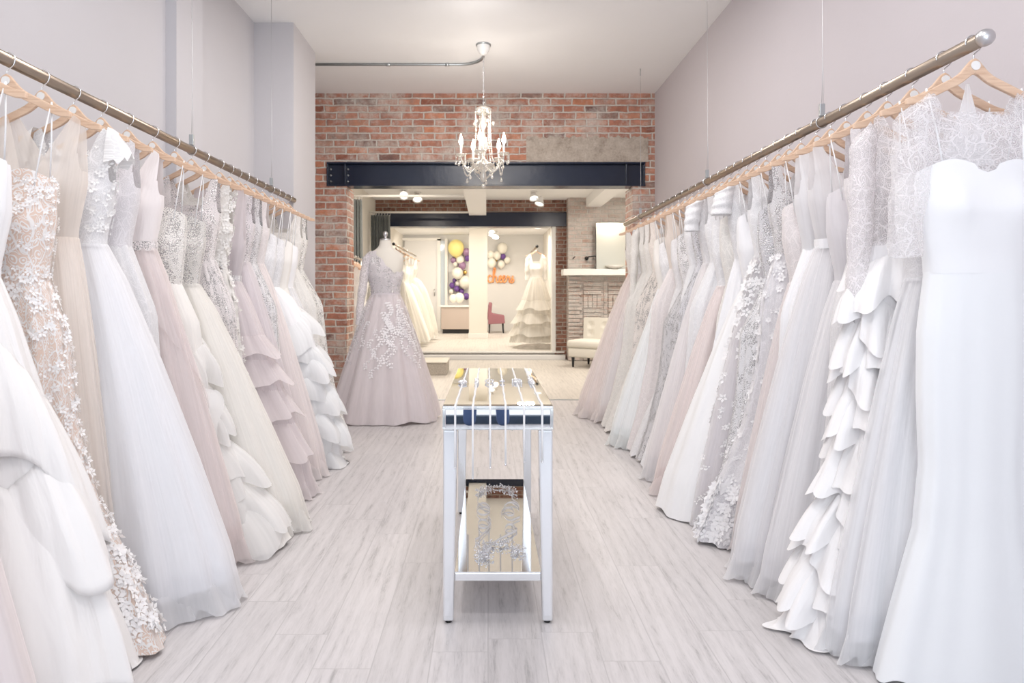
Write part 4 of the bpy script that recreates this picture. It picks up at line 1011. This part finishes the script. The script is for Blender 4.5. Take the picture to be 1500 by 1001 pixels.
# ------------------------------------------------------------------ dress form with lilac gown
FX, FY = -1.01, 6.72
t = thing('dress_form', 'cream dress form with silver neck finial wearing the beaded lilac gown', 'mannequin', (FX, FY, 0))
def ell(prof, n=36):
    P = np.array([[(a*math.cos(2*PI*k/n), b*math.sin(2*PI*k/n), z) for (a, b, z) in prof] for k in range(n)])
    return MB().grid(P, wrap_u=True)
ell([(0, 0, .88), (.15, .11, .88), (.165, .12, .98), (.125, .095, 1.20), (.135, .105, 1.30), (.162, .125, 1.40), (.172, .110, 1.50), (.185, .085, 1.58), (.165, .072, 1.625), (.10, .062, 1.66), (.062, .056, 1.69), (.055, .052, 1.755), (.057, .054, 1.76), (0, 0, 1.76)]).build('torso', M['form'], t, sub=1)
MB().lathe([(.057, 1.755), (.057, 1.765), (.02, 1.772), (.012, 1.785), (.02, 1.80), (.024, 1.815), (.018, 1.835), (0, 1.845)], 20).build('neck_finial', M['brushed'], t)
MB().tube([(0, 0, .03), (0, 0, .9)], .016, 12).build('stand_pole', M['brushed'], t)
MB().lathe([(0, .03), (.15, .025), (.18, .005), (.18, 0)], 28).build('stand_base', M['brushed'], t)
LB_ = (.74, .68, .71)
t = thing('evening_gown', 'pale lilac gown with one long lace sleeve on the cream dress form', 'gown', (FX, FY, 0))
g = Gown(1, FX, FY, sil='aline', hem=.53, dep=.44, waist=1.22, fold=.032, seed=77, full=True, wd=.137, dwaist=.108, k0=9)
g.skirt(MB(), off=-.008, nt=150).build('skirt', fabric('satin', (.74, .67, .68)), t)
g.skirt(MB(), off=.008, nt=170, hemwave=.03).build('tulle_overlay', fabric('tulle', (.80, .74, .76), .45), t)
# fitted bodice following the form, one shoulder sheer
prof = [(1.20, .132, .102), (1.30, .142, .112), (1.40, .169, .132), (1.50, .179, .117), (1.58, .192, .092), (1.63, .172, .08), (1.655, .13, .07)]
def form_body(T, Z, off):
    za = [p[0] for p in prof]; a = np.interp(Z, za, [p[1] for p in prof])+off; b = np.interp(Z, za, [p[2] for p in prof])+off
    return np.stack([a*np.cos(T), b*np.sin(T), Z], -1)
nt, nz = 90, 26
th = np.linspace(0, 2*PI, nt, endpoint=False)
# neckline falls from the left shoulder (image left, cos=-1) towards the right side
front = np.sin(th) < 0
ztop = np.where(np.cos(th) < -.45, 1.645, np.interp(np.cos(th), [-.45, -.1, .25, .6, 1], [1.62, 1.56, 1.48, 1.43, 1.45])+.008*np.sin(th*14))
V = np.linspace(0, 1, nz); Z = 1.205+(ztop[:, None]-1.205)*V[None]; T = np.repeat(th[:, None], nz, 1)
bd = MB().grid(form_body(T, Z, .006), wrap_u=True, uv=np.stack([T*.17, Z], -1)).build('bodice', fabric('beaded', LB_), t)
def form_sleeve():
    v = np.linspace(0, 1, 30); tt = np.linspace(0, 2*PI, 22, endpoint=False); T, V = np.meshgrid(tt, v, indexing='ij')
    R = (.070-.030*V)*np.clip(V*8+.3, 0, 1)+.004*np.sin(V*26)
    X = -(.165+.055*np.sin(V*1.5)+.03*V)+R*np.cos(T)*.75; Y = -.02+R*np.sin(T)*.8-.06*V; Zs = 1.625-.70*V+.0*T
    return MB().grid(np.stack([X, Y, Zs], -1), wrap_u=True, uv=np.stack([T*.07, Zs], -1))
form_sleeve().build('sleeve', fabric('sheerlace', (.78, .73, .77), .55), t)
MB().grid(form_body(*np.meshgrid(np.linspace(0, 2*PI, 60, endpoint=False), np.linspace(1.205, 1.235, 3), indexing='ij'), .010), wrap_u=True).build('waist_band', fabric('satin', (.66, .60, .64)), t)
r_ = random.Random(5); m = MB()
for _ in range(42):   # trailing floral sprays
    th0 = r_.uniform(-PI*.98, PI*.1); z0 = r_.uniform(.75, 1.18); ln = r_.uniform(.15, .42)*(1.2-abs(th0+1.5)*.25)
    for q in range(int(ln/.022)):
        z = z0-q*.022
        if z < .1: break
        a = th0+.10*math.sin(q*.7+th0*5)
        g2 = g; p = Vector(g.P(a, z, .012)); nn = Vector((math.cos(a), math.sin(a), .2)).normalized(); tt_ = Vector((-math.sin(a), math.cos(a), 0)); zz = Vector((0, 0, 1))
        for sg in (-1, 1):
            d = (tt_*sg*.8-zz*.5).normalized(); w = d.cross(nn); L = r_.uniform(.020, .038)
            m.add([p, p+d*L*.5+w*L*.32+nn*.003, p+d*L+nn*.004, p+d*L*.5-w*L*.32+nn*.003], [(0, 1, 2, 3)])
m.build('floral_applique', fabric('crepe', (.86, .84, .86)), t)
r_ = random.Random(6); m = MB()
for _ in range(260):
    a = r_.uniform(-PI, 0); z = r_.uniform(1.24, 1.5)
    if np.interp(math.cos(a), [-1, -.45, -.1, .25, .6, 1], [1.63, 1.60, 1.54, 1.46, 1.41, 1.43]) < z: continue
    p = form_body(np.array(a), np.array(z), .010); m.ball(p, r_.uniform(.002, .004), 5, 4)
m.build('beading', M['rhine'], t)

# ------------------------------------------------------------------ mirrored console table
TX0, TX1, TY0, TY1, TZ = -.168, .240, 2.51, 3.81, .803
TCX = (TX0+TX1)/2
t = thing('console_table', 'mirrored console table with tapered silver legs in the middle of the aisle', 'table', (TCX, (TY0+TY1)/2, 0))
hw, hl = (TX1-TX0)/2, (TY1-TY0)/2
MB().box(-hw, hw, -hl, hl, TZ-.006, TZ).build('table_top', M['mirror'], t, smooth=False, bevel=.002)
MB().box(-hw+.003, hw-.003, -hl+.003, hl-.003, TZ-.088, TZ-.006).build('apron_box', M['silver_leg'], t, smooth=False, bevel=.002)
MB().box(-hw+.02, hw-.02, -hl+.02, hl-.02, TZ-.0905, TZ-.0882).build('underside_board', plain('mdf_board', (.66, .52, .37), .7), t, smooth=False)
for (a0, a1, b0, b1) in ((-hw+.012, hw-.012, -hl-.0, -hl+.004),):
    MB().box(a0, a1, b0-.001, b1, TZ-.082, TZ-.012).build('apron_mirror', M['mirror'], t, smooth=False, bevel=.0)
fr = MB()
fr.box(-hw, hw, -hl-.003, -hl+.004, TZ-.013, TZ-.005); fr.box(-hw, hw, -hl-.003, -hl+.004, TZ-.088, TZ-.080)
fr.box(-hw, -hw+.012, -hl-.003, -hl+.004, TZ-.08, TZ-.013); fr.box(hw-.012, hw, -hl-.003, -hl+.004, TZ-.08, TZ-.013)
fr.build('apron_frame', M['mirror_edge'], t, smooth=False, bevel=.002)
for sx in (-1, 1):
    MB().box(min(sx*(hw-.002), sx*(hw+.0005)), max(sx*(hw-.002), sx*(hw+.0005)), -hl+.01, hl-.01, TZ-.082, TZ-.012).build('side_mirror', M['mirror'], t, smooth=False)
def legmesh(sx, sy):
    top = TZ-.090; x1 = sx*(hw-.002); x0 = sx*(hw-.055); xb0 = sx*(hw-.040); xb1 = sx*(hw-.002)
    y1 = sy*(hl-.004); y0 = sy*(hl-.055); yb0 = sy*(hl-.040)
    vs = [(x0, y0, top), (x1, y0, top), (x1, y1, top), (x0, y1, top), (xb0, yb0, .010), (xb1, yb0, .010), (xb1, y1, .010), (xb0, y1, .010)]
    fs = [(0, 1, 2, 3), (7, 6, 5, 4), (0, 4, 5, 1), (1, 5, 6, 2), (2, 6, 7, 3), (3, 7, 4, 0)]
    return MB().add(vs, fs)
for sx in (-1, 1):
    for sy in (-1, 1):
        l = legmesh(sx, sy).build('leg', M['silver_leg'], t, smooth=False, bevel=.004)
        cx, cy = sx*(hw-.021), sy*(hl-.022)
        MB().lathe([(0, 0), (.012, 0), (.012, .011), (0, .011)], 12, (cx, cy, 0)).build('foot_pad', M['black'], l)
        yf = sy*(hl-.004)
        MB().add([(sx*(hw-.048), yf+sy*.001, TZ-.10), (sx*(hw-.010), yf+sy*.001, TZ-.10), (sx*(hw-.010), yf+sy*.001, .03), (sx*(hw-.034), yf+sy*.001, .03)], [(0, 1, 2, 3)]).build('leg_mirror', plain('leg_mirror_glass', (.86, .89, .93), .12, .9) if 'leg_mirror_glass' not in bpy.data.materials else bpy.data.materials['leg_mirror_glass'], l, smooth=False)
SZ = .188
MB().box(-hw+.045, hw-.045, -hl+.012, hl-.012, SZ-.034, SZ-.004).build('shelf_frame', M['silver_leg'], t, smooth=False, bevel=.003)
MB().box(-hw+.045, hw-.045, -hl+.014, hl-.014, SZ-.004, SZ).build('shelf_mirror', M['mirror'], t, smooth=False)

# sashes
fx = [666.8, 692.6, 718, 740.5, 767.7, 794.2]; bx = [685.5, 702, 716.4, 733, 750.4, 768.5]; ey = [685, 700, 684.5, 680, 676, 676]
desc = ['with an oval rhinestone cluster, first from the left', 'with a slim crystal bar, second from left', 'with an open crystal oval, third from the left',
        'with one small round jewel, fourth from the left', 'with a wide leaf crystal panel, fifth from left', 'with a long crystal strip, last on the right']
for i in range(6):
    xf = (fx[i]-715)/1000*TY0; xb = (bx[i]-715)/1000*TY1; ez = CAMZ-(ey[i]-433)/1000*(TY0-.01)
    t = thing('jewelled_sash', 'thin white ribbon sash '+desc[i]+' on the table', 'sash', (0, 0, 0), 0, 'bridal sashes laid over the mirrored table')
    jy0, jy1 = (3.02, 3.36)
    yj = [3.15, 3.18, 3.17, 3.17, 3.18, 3.19][i]; L = [.10, .17, .13, .035, .15, .22][i]; Wd = [.020, .008, .016, .012, .018, .011][i]
    def xy(y): return xf+(xb-xf)*(y-TY0)/(TY1-TY0)
    def strip(pts, w, nm='ribbon'):
        P = np.array([[(p[0]-w/2, p[1], p[2]), (p[0]+w/2, p[1], p[2])] for p in pts]); return MB().grid(P)
    yb = TY0-.006
    path = [(xf, yb-.001, ez), (xf, yb, (ez+TZ)/2), (xf, yb, TZ-.01), (xf, yb+.001, TZ+.001), (xf, TY0+.004, TZ+.0035)]+[(xy(y)+.001*math.sin(y*30), y, TZ+.0035) for y in np.linspace(TY0+.03, TY1-.002, 40)]+[(xb, TY1+.004, TZ), (xb, TY1+.006, TZ-.3-.05*(i % 3))]
    w = .0072
    strip(path, w).build('ribbon', M['ribbon'], t, solid=.0015)
    m = MB(); r_ = random.Random(i)
    for q in range([90, 60, 60, 12, 90, 90][i]):
        v = r_.uniform(-1, 1); y = yj+v*L/2; wd = Wd*math.sqrt(max(.05, 1-v*v)) if i in (0, 2, 3) else Wd
        u = r_.choice((-1, 1))*(1+.15*r_.random()) if i == 2 else r_.uniform(-1, 1)
        if i == 4: u = (r_.choice((-1, 0, 1))*.7+.5*math.sin(v*12))
        m.ball((xy(y)+u*wd, y, TZ+.007+.003*r_.random()), r_.uniform(.0022, .0042), 6, 4)
    if i == 3: m.ball((xy(yj), yj, TZ+.010), .009, 10, 6)
    m.build('rhinestones', M['rhine'], t)
    MB().ball((xf, yb-.001, ez-.004), .0042, 8, 6).build('ribbon_tip', M['rhine'], t)

# hair vines on the shelf
def vine(name, label, cx, cy, rx, ry, arc0, arc1, seed, ribbons, n=130, mat=None, spread=.025):
    r = random.Random(seed); t = thing(name, label, 'hair vine', (cx, cy, SZ))
    for lane in range(2):
        pts = [((rx-.012*lane)*math.cos(a)+.004*math.sin(a*9+lane), (ry-.012*lane)*math.sin(a)+.004*math.cos(a*7), .006+.004*math.sin(a*5+lane)) for a in np.linspace(arc0, arc1, 50)]
        MB().tube(pts, .0009, 5).build('wire_stem', M['chrome'], t)
    m = MB()
    for _ in range(n):
        a = r.uniform(arc0, arc1); q = r.uniform(-spread, spread); x = (rx+q)*math.cos(a); y = (ry+q)*math.sin(a); z = .006+r.uniform(0, .014)
        m.ball((x, y, z), r.uniform(.0022, .0042), 6, 4)
        x0 = (rx-.005)*math.cos(a); y0 = (ry-.005)*math.sin(a); m.tube([(x0, y0, .005), (x, y, z)], .0006, 4)
    m.build('pearls', mat or M['rhine'], t)
    for rb in ribbons:
        pts = smooth_path([(x, y, z) for x, y, z in rb], 6); P = []
        for i_, p in enumerate(pts):
            P.append([(p.x, p.y, p.z), (p.x, p.y+.006, p.z+.0085)])
        MB().grid(np.array(P)).build('ribbon', M['ribbon'], t, solid=.001)
def curl(x, y, dx, dy, loops_=1.6, r=.028, n=16):
    pts = []
    for k in range(n):
        u = k/(n-1); a = u*loops_*2*PI; pts.append((x+dx*u+r*math.cos(a)*(1-.3*u), y+dy*u+r*2.7*math.sin(a)*(1-.3*u), .004+.003*math.sin(a)**2))
    return pts
vine('hair_vine', 'pearl hair vine with curled white ribbons at the back of the mirrored shelf', TCX+.008, 3.52, .085, .10, -.2, PI+.3, 3, [
    [(-.085, .03, .004), (-.095, -.10, .005), (-.09, -.20, .004)]+curl(-.072, -.28, .01, -.04, 1.25, .034), [(.08, -.02, .004), (.075, -.12, .005), (.10, -.2, .004)]+curl(.07, -.26, -.03, -.10, 1.5, .034)], n=110)
vine('hair_vine', 'crystal hair vine with curled white ribbons at the front of the mirrored shelf', TCX+.01, 2.70, .075, .085, -PI*.1, PI*1.35, 8, [
    [(-.075, .03, .004), (-.10, .12, .005), (-.08, .16, .004)]+curl(-.072, .28, .02, .08, 1.2, .03), [(-.02, .10, .004), (.02, .16, .005)]+curl(.05, .24, .0, .02, 1.1, .026)+[(.06, .36, .004), (.10, .42, .004)]], n=190, spread=.032)

# ------------------------------------------------------------------ chandelier
HX, HY = -.043, 6.2
t = thing('chandelier', 'small crystal chandelier with five lit candle bulbs hanging in the middle', 'chandelier', (HX, HY, 0))
MB().lathe([(0, CEIL), (.062, CEIL), (.062, CEIL-.02), (.055, CEIL-.03), (.058, CEIL-.045), (.035, CEIL-.085), (.012, CEIL-.10), (0, CEIL-.10)], 28).build('canopy', M['can'], t)
MB().lathe([(0, CEIL-.0), (.068, CEIL-.0), (.068, CEIL-.014), (0, CEIL-.015)], 28).build('canopy_ring', M['galv'], t)
MB().tube([(0, 0, CEIL-.1), (.004, 0, 3.2), (0, 0, 2.93)], .003, 6).build('cord', M['wire'], t)
m = MB()
for k in range(16):
    z = 3.36-.027*k
    m.tube([(.006*math.cos(a)*(k % 2)*1.0, .006*math.cos(a)*((k+1) % 2), z+.013*math.sin(a)) for a in [2*PI*q/8 for q in range(8)]], .0014, 4, closed=True)
m.build('chain', M['chrome'], t)
MB().lathe([(0, 2.93), (.02, 2.93), (.075, 2.905), (.08, 2.885), (.068, 2.88), (.07, 2.86), (.02, 2.875), (0, 2.87)], 28).build('crown', M['crystal'], t)
MB().lathe([(.012, 2.88), (.02, 2.84), (.035, 2.80), (.03, 2.75), (.014, 2.71), (.02, 2.66), (.04, 2.60), (.045, 2.55), (.02, 2.49), (.018, 2.45), (.05, 2.42), (.10, 2.40), (.105, 2.385), (.06, 2.36), (.02, 2.33), (.03, 2.29), (.018, 2.25), (0, 2.235)], 28).build('glass_column', M['crystal'], t)
LP_ = []
for k in range(5):
    a = math.radians(190+72*k); ca, sa = math.cos(a), math.sin(a)
    pts = smooth_path([(.03*ca, .03*sa, 2.40), (.09*ca, .09*sa, 2.345), (.15*ca, .15*sa, 2.36), (.195*ca, .195*sa, 2.42), (.205*ca, .205*sa, 2.465)], 4)
    arm = MB().tube(pts, .008, 8).build('arm', M['crystal'], t)
    bx_, by_ = .205*ca, .205*sa
    MB().lathe([(.008, 2.462), (.03, 2.468), (.052, 2.482), (.05, 2.487), (.02, 2.478), (.01, 2.475)], 20, (bx_, by_, 0)).build('drip_pan', M['crystal'], arm)
    MB().tube([(bx_, by_, 2.475), (bx_, by_, 2.565)], .011, 10).build('candle', M['candle'], arm)
    MB().lathe([(.006, 2.565), (.018, 2.585), (.020, 2.605), (.013, 2.635), (.005, 2.665), (0, 2.675)], 14, (bx_, by_, 0)).build('bulb', M['bulb'], arm)
    l = bpy.data.lights.new('candle_light', 'POINT'); l.energy = 2.7; l.color = (1, .92, .82); l.shadow_soft_size = .02
    lo = bpy.data.objects.new('candle_light', l); COL.objects.link(lo); lo.location = (HX+bx_, HY+by_, 2.70)
    # drops under each pan
    for q in range(5):
        dm = MB()
        b = q*2*PI/5+a; dx, dy = bx_+.046*math.cos(b), by_+.046*math.sin(b)
        for j, rr in enumerate((.007, .008, .006)): dm.ball((dx, dy, 2.468-.016*j), rr, 6, 4)
        dm.lathe([(0, 0), (.004, -.006), (.012, -.024), (.009, -.034), (0, -.040)], 8, (dx, dy, 2.425))
        dm.build('crystal_drop', M['crystal'], arm)
    # swags of beads: crown to arm and arm to arm
    sm = MB(); p0 = Vector((.072*ca, .072*sa, 2.87)); 
    for q in range(26):
        u = q/25; p = Vector((ca, sa, 0))*(.072-.012*math.sin(u*PI)+.02*u)+Vector((0, 0, 2.87-.44*u)); sm.ball(p, .0075 if q % 3 else .0105, 6, 4)
    a2 = a+math.radians(72); p1 = Vector((bx_, by_, 2.46)); p2 = Vector((.205*math.cos(a2), .205*math.sin(a2), 2.46))
    for q in range(22):
        u = q/21; p = p1.lerp(p2, u)+Vector((0, 0, -.15*4*u*(1-u))); sm.ball(p, .0075, 6, 4)
    p3 = Vector((.10*ca, .10*sa, 2.38)); p4 = Vector((0, 0, 2.24))
    for q in range(14):
        u = q/13; p = p3.lerp(p4, u)+Vector((ca, sa, 0))*.02*math.sin(u*PI); sm.ball(p, .005, 6, 4)
    pm = p1.lerp(p2, .5)+Vector((0, 0, -.17)); sm.lathe([(0, 0), (.004, -.006), (.014, -.028), (.010, -.040), (0, -.048)], 8, pm)
    sm.ball((.09*math.cos(a+.6), .09*math.sin(a+.6), 2.78), .017, 10, 6)
    sm.build('bead_strand', M['crystal'], t)
MB().ball((0, 0, 2.205), .020, 12, 8).build('finial', M['crystal'], t)
pts = [(-1.70, 6.70, CEIL-.014), (-.40, 6.70, CEIL-.014)]+[(-.28+.237*math.sin(a), 6.70-.20*(1-math.cos(a))*1.2, CEIL-.014) for a in np.linspace(0, PI/2, 9)]+[(-.043, 6.27, CEIL-.016)]
t = thing('conduit_pipe', 'thin grey conduit running along the ceiling to the chandelier', 'pipe', (0, 0, 0))
MB().tube(pts, .0125, 12).build('pipe', M['galv'], t)
for x in (-1.0, -.42): MB().tube([(x, 6.70, CEIL-.014), (x+.04, 6.70, CEIL-.014)], .0165, 12).build('coupling', M['galv'], t)

# ------------------------------------------------------------------ person behind the camera, seen in the table's mirrors
def skin_body(name, nodes, edges, mat, parent, levels=2, root=0):
    me = bpy.data.meshes.new(name); me.from_pydata([n[0] for n in nodes], edges, []); o = bpy.data.objects.new(name, me); COL.objects.link(o); o.parent = parent
    md = o.modifiers.new('skin', 'SKIN'); md.use_smooth_shade = True
    bm = bmesh.new(); bm.from_mesh(me); lay = bm.verts.layers.skin.verify()
    for v, n in zip(bm.verts, nodes):
        r = n[1]; v[lay].radius = r if isinstance(r, tuple) else (r, r); v[lay].use_root = False
    bm.verts.ensure_lookup_table(); bm.verts[root][lay].use_root = True
    bm.to_mesh(me); bm.free()
    sb = o.modifiers.new('sub', 'SUBSURF'); sb.levels = levels; sb.render_levels = levels
    me.materials.append(mat); return o

pt = thing('person', 'person in blue jeans and grey jumper standing behind the camera', 'person', (-.015, -.74, 0))
def V3(*a): return a
legs_n = [((0, 0, .98), (.15, .11)), ((-.09, 0, .90), (.085, .09)), ((-.125, .01, .52), (.062, .065)), ((-.145, -.02, .10), (.052, .06)), ((.09, 0, .90), (.085, .09)), ((.12, .01, .52), (.062, .065)), ((.145, -.02, .10), (.052, .06)), ((0, 0, 1.06), (.145, .10))]
body = skin_body('body', [((0, -.0, 1.06), (.13, .09)), ((0, -.01, 1.25), (.14, .10)), ((0, -.01, 1.40), (.155, .10)), ((0, -.01, 1.49), (.06, .055)), ((0, .01, 1.56), (.05, .05)), ((0, .02, 1.62), (.070, .078)), ((0, .02, 1.70), (.078, .092)), ((0, .01, 1.76), (.06, .07)),
   ((-.17, -.01, 1.42), (.055, .055)), ((-.24, -.02, 1.16), (.042, .042)), ((-.25, .06, .93), (.028, .028)), ((-.25, .085, .86), (.018, .040)),
   ((.17, -.01, 1.42), (.055, .055)), ((.24, -.02, 1.16), (.042, .042)), ((.25, .06, .93), (.028, .028)), ((.25, .085, .86), (.018, .040))],
   [(0, 1), (1, 2), (2, 3), (3, 4), (4, 5), (5, 6), (6, 7), (2, 8), (8, 9), (9, 10), (10, 11), (2, 12), (12, 13), (13, 14), (14, 15)], M['skin'], pt)
skin_body('jumper', [((0, 0, .98), (.155, .112)), ((0, -.01, 1.22), (.155, .115)), ((0, -.01, 1.40), (.165, .112)), ((0, -.01, 1.475), (.085, .075)),
   ((-.17, -.01, 1.42), (.066, .066)), ((-.24, -.02, 1.16), (.052, .052)), ((-.25, .055, .95), (.038, .038)), ((.17, -.01, 1.42), (.066, .066)), ((.24, -.02, 1.16), (.052, .052)), ((.25, .055, .95), (.038, .038))],
   [(0, 1), (1, 2), (2, 3), (2, 4), (4, 5), (5, 6), (2, 7), (7, 8), (8, 9)], M['sweater'], pt)
skin_body('jeans', legs_n, [(7, 0), (0, 1), (1, 2), (2, 3), (0, 4), (4, 5), (5, 6)], M['denim'], pt)
for sx in (-1, 1):
    skin_body('shoe', [((sx*.145, -.04, .055), (.045, .05)), ((sx*.15, .06, .045), (.045, .038)), ((sx*.16, .17, .032), (.042, .028))], [(0, 1), (1, 2)], M['shoe'], pt)
    for q, (dy, ln) in enumerate(((.045, .060), (.020, .072), (-.004, .078), (-.028, .070))):
        fx_, fy_ = sx*.25, .085+dy
        skin_body('finger', [((fx_, fy_-.01, .845), (.009, .009)), ((fx_, fy_+.004, .845-ln*.5), (.008, .008)), ((fx_-sx*.008, fy_+.012, .845-ln), (.0068, .0068))], [(0, 1), (1, 2)], M['skin'], body, 1)
    skin_body('thumb', [((sx*.248, .115, .89), (.011, .011)), ((sx*.24, .150, .862), (.0095, .0095)), ((sx*.236, .165, .832), (.008, .008))], [(0, 1), (1, 2)], M['skin'], body, 1)
    MB().ball((sx*.031, .108, 1.672), .0125, 12, 8).build('eye', M['disc'], body)
    MB().ball((sx*.031, .1185, 1.672), .005, 8, 6).build('pupil', M['black'], body)
    MB().lathe([(0, 0), (.016, .004), (.02, .012), (.014, .018)], 12).build('ear', M['skin'], body, loc=(sx*.086, .01, 1.66)).rotation_euler = (0, sx*PI/2, 0)
MB().tube([(0, .108, 1.68), (0, .128, 1.652), (0, .122, 1.636), (0, .105, 1.633)], [.006, .012, .015, .008], 10).build('nose', M['skin'], body)
MB().tube([(-.026, .098, 1.606), (0, .108, 1.604), (.026, .098, 1.606)], [.003, .006, .003], 8).build('mouth', plain('lips', (.45, .18, .16), .5), body)
hm = MB(); P = np.zeros((28, 12, 3))
for i in range(28):
    for j in range(12):
        a = 2*PI*i/28; ph_ = (j/11)*PI*(.62 if math.sin(a) < .3 else .36); P[i, j] = (.094*math.sin(ph_)*math.cos(a), .008+.107*math.sin(ph_)*math.sin(a), 1.695+.112*math.cos(ph_))
hm.grid(P, wrap_u=True).build('hair', M['hair'], pt, solid=.012)
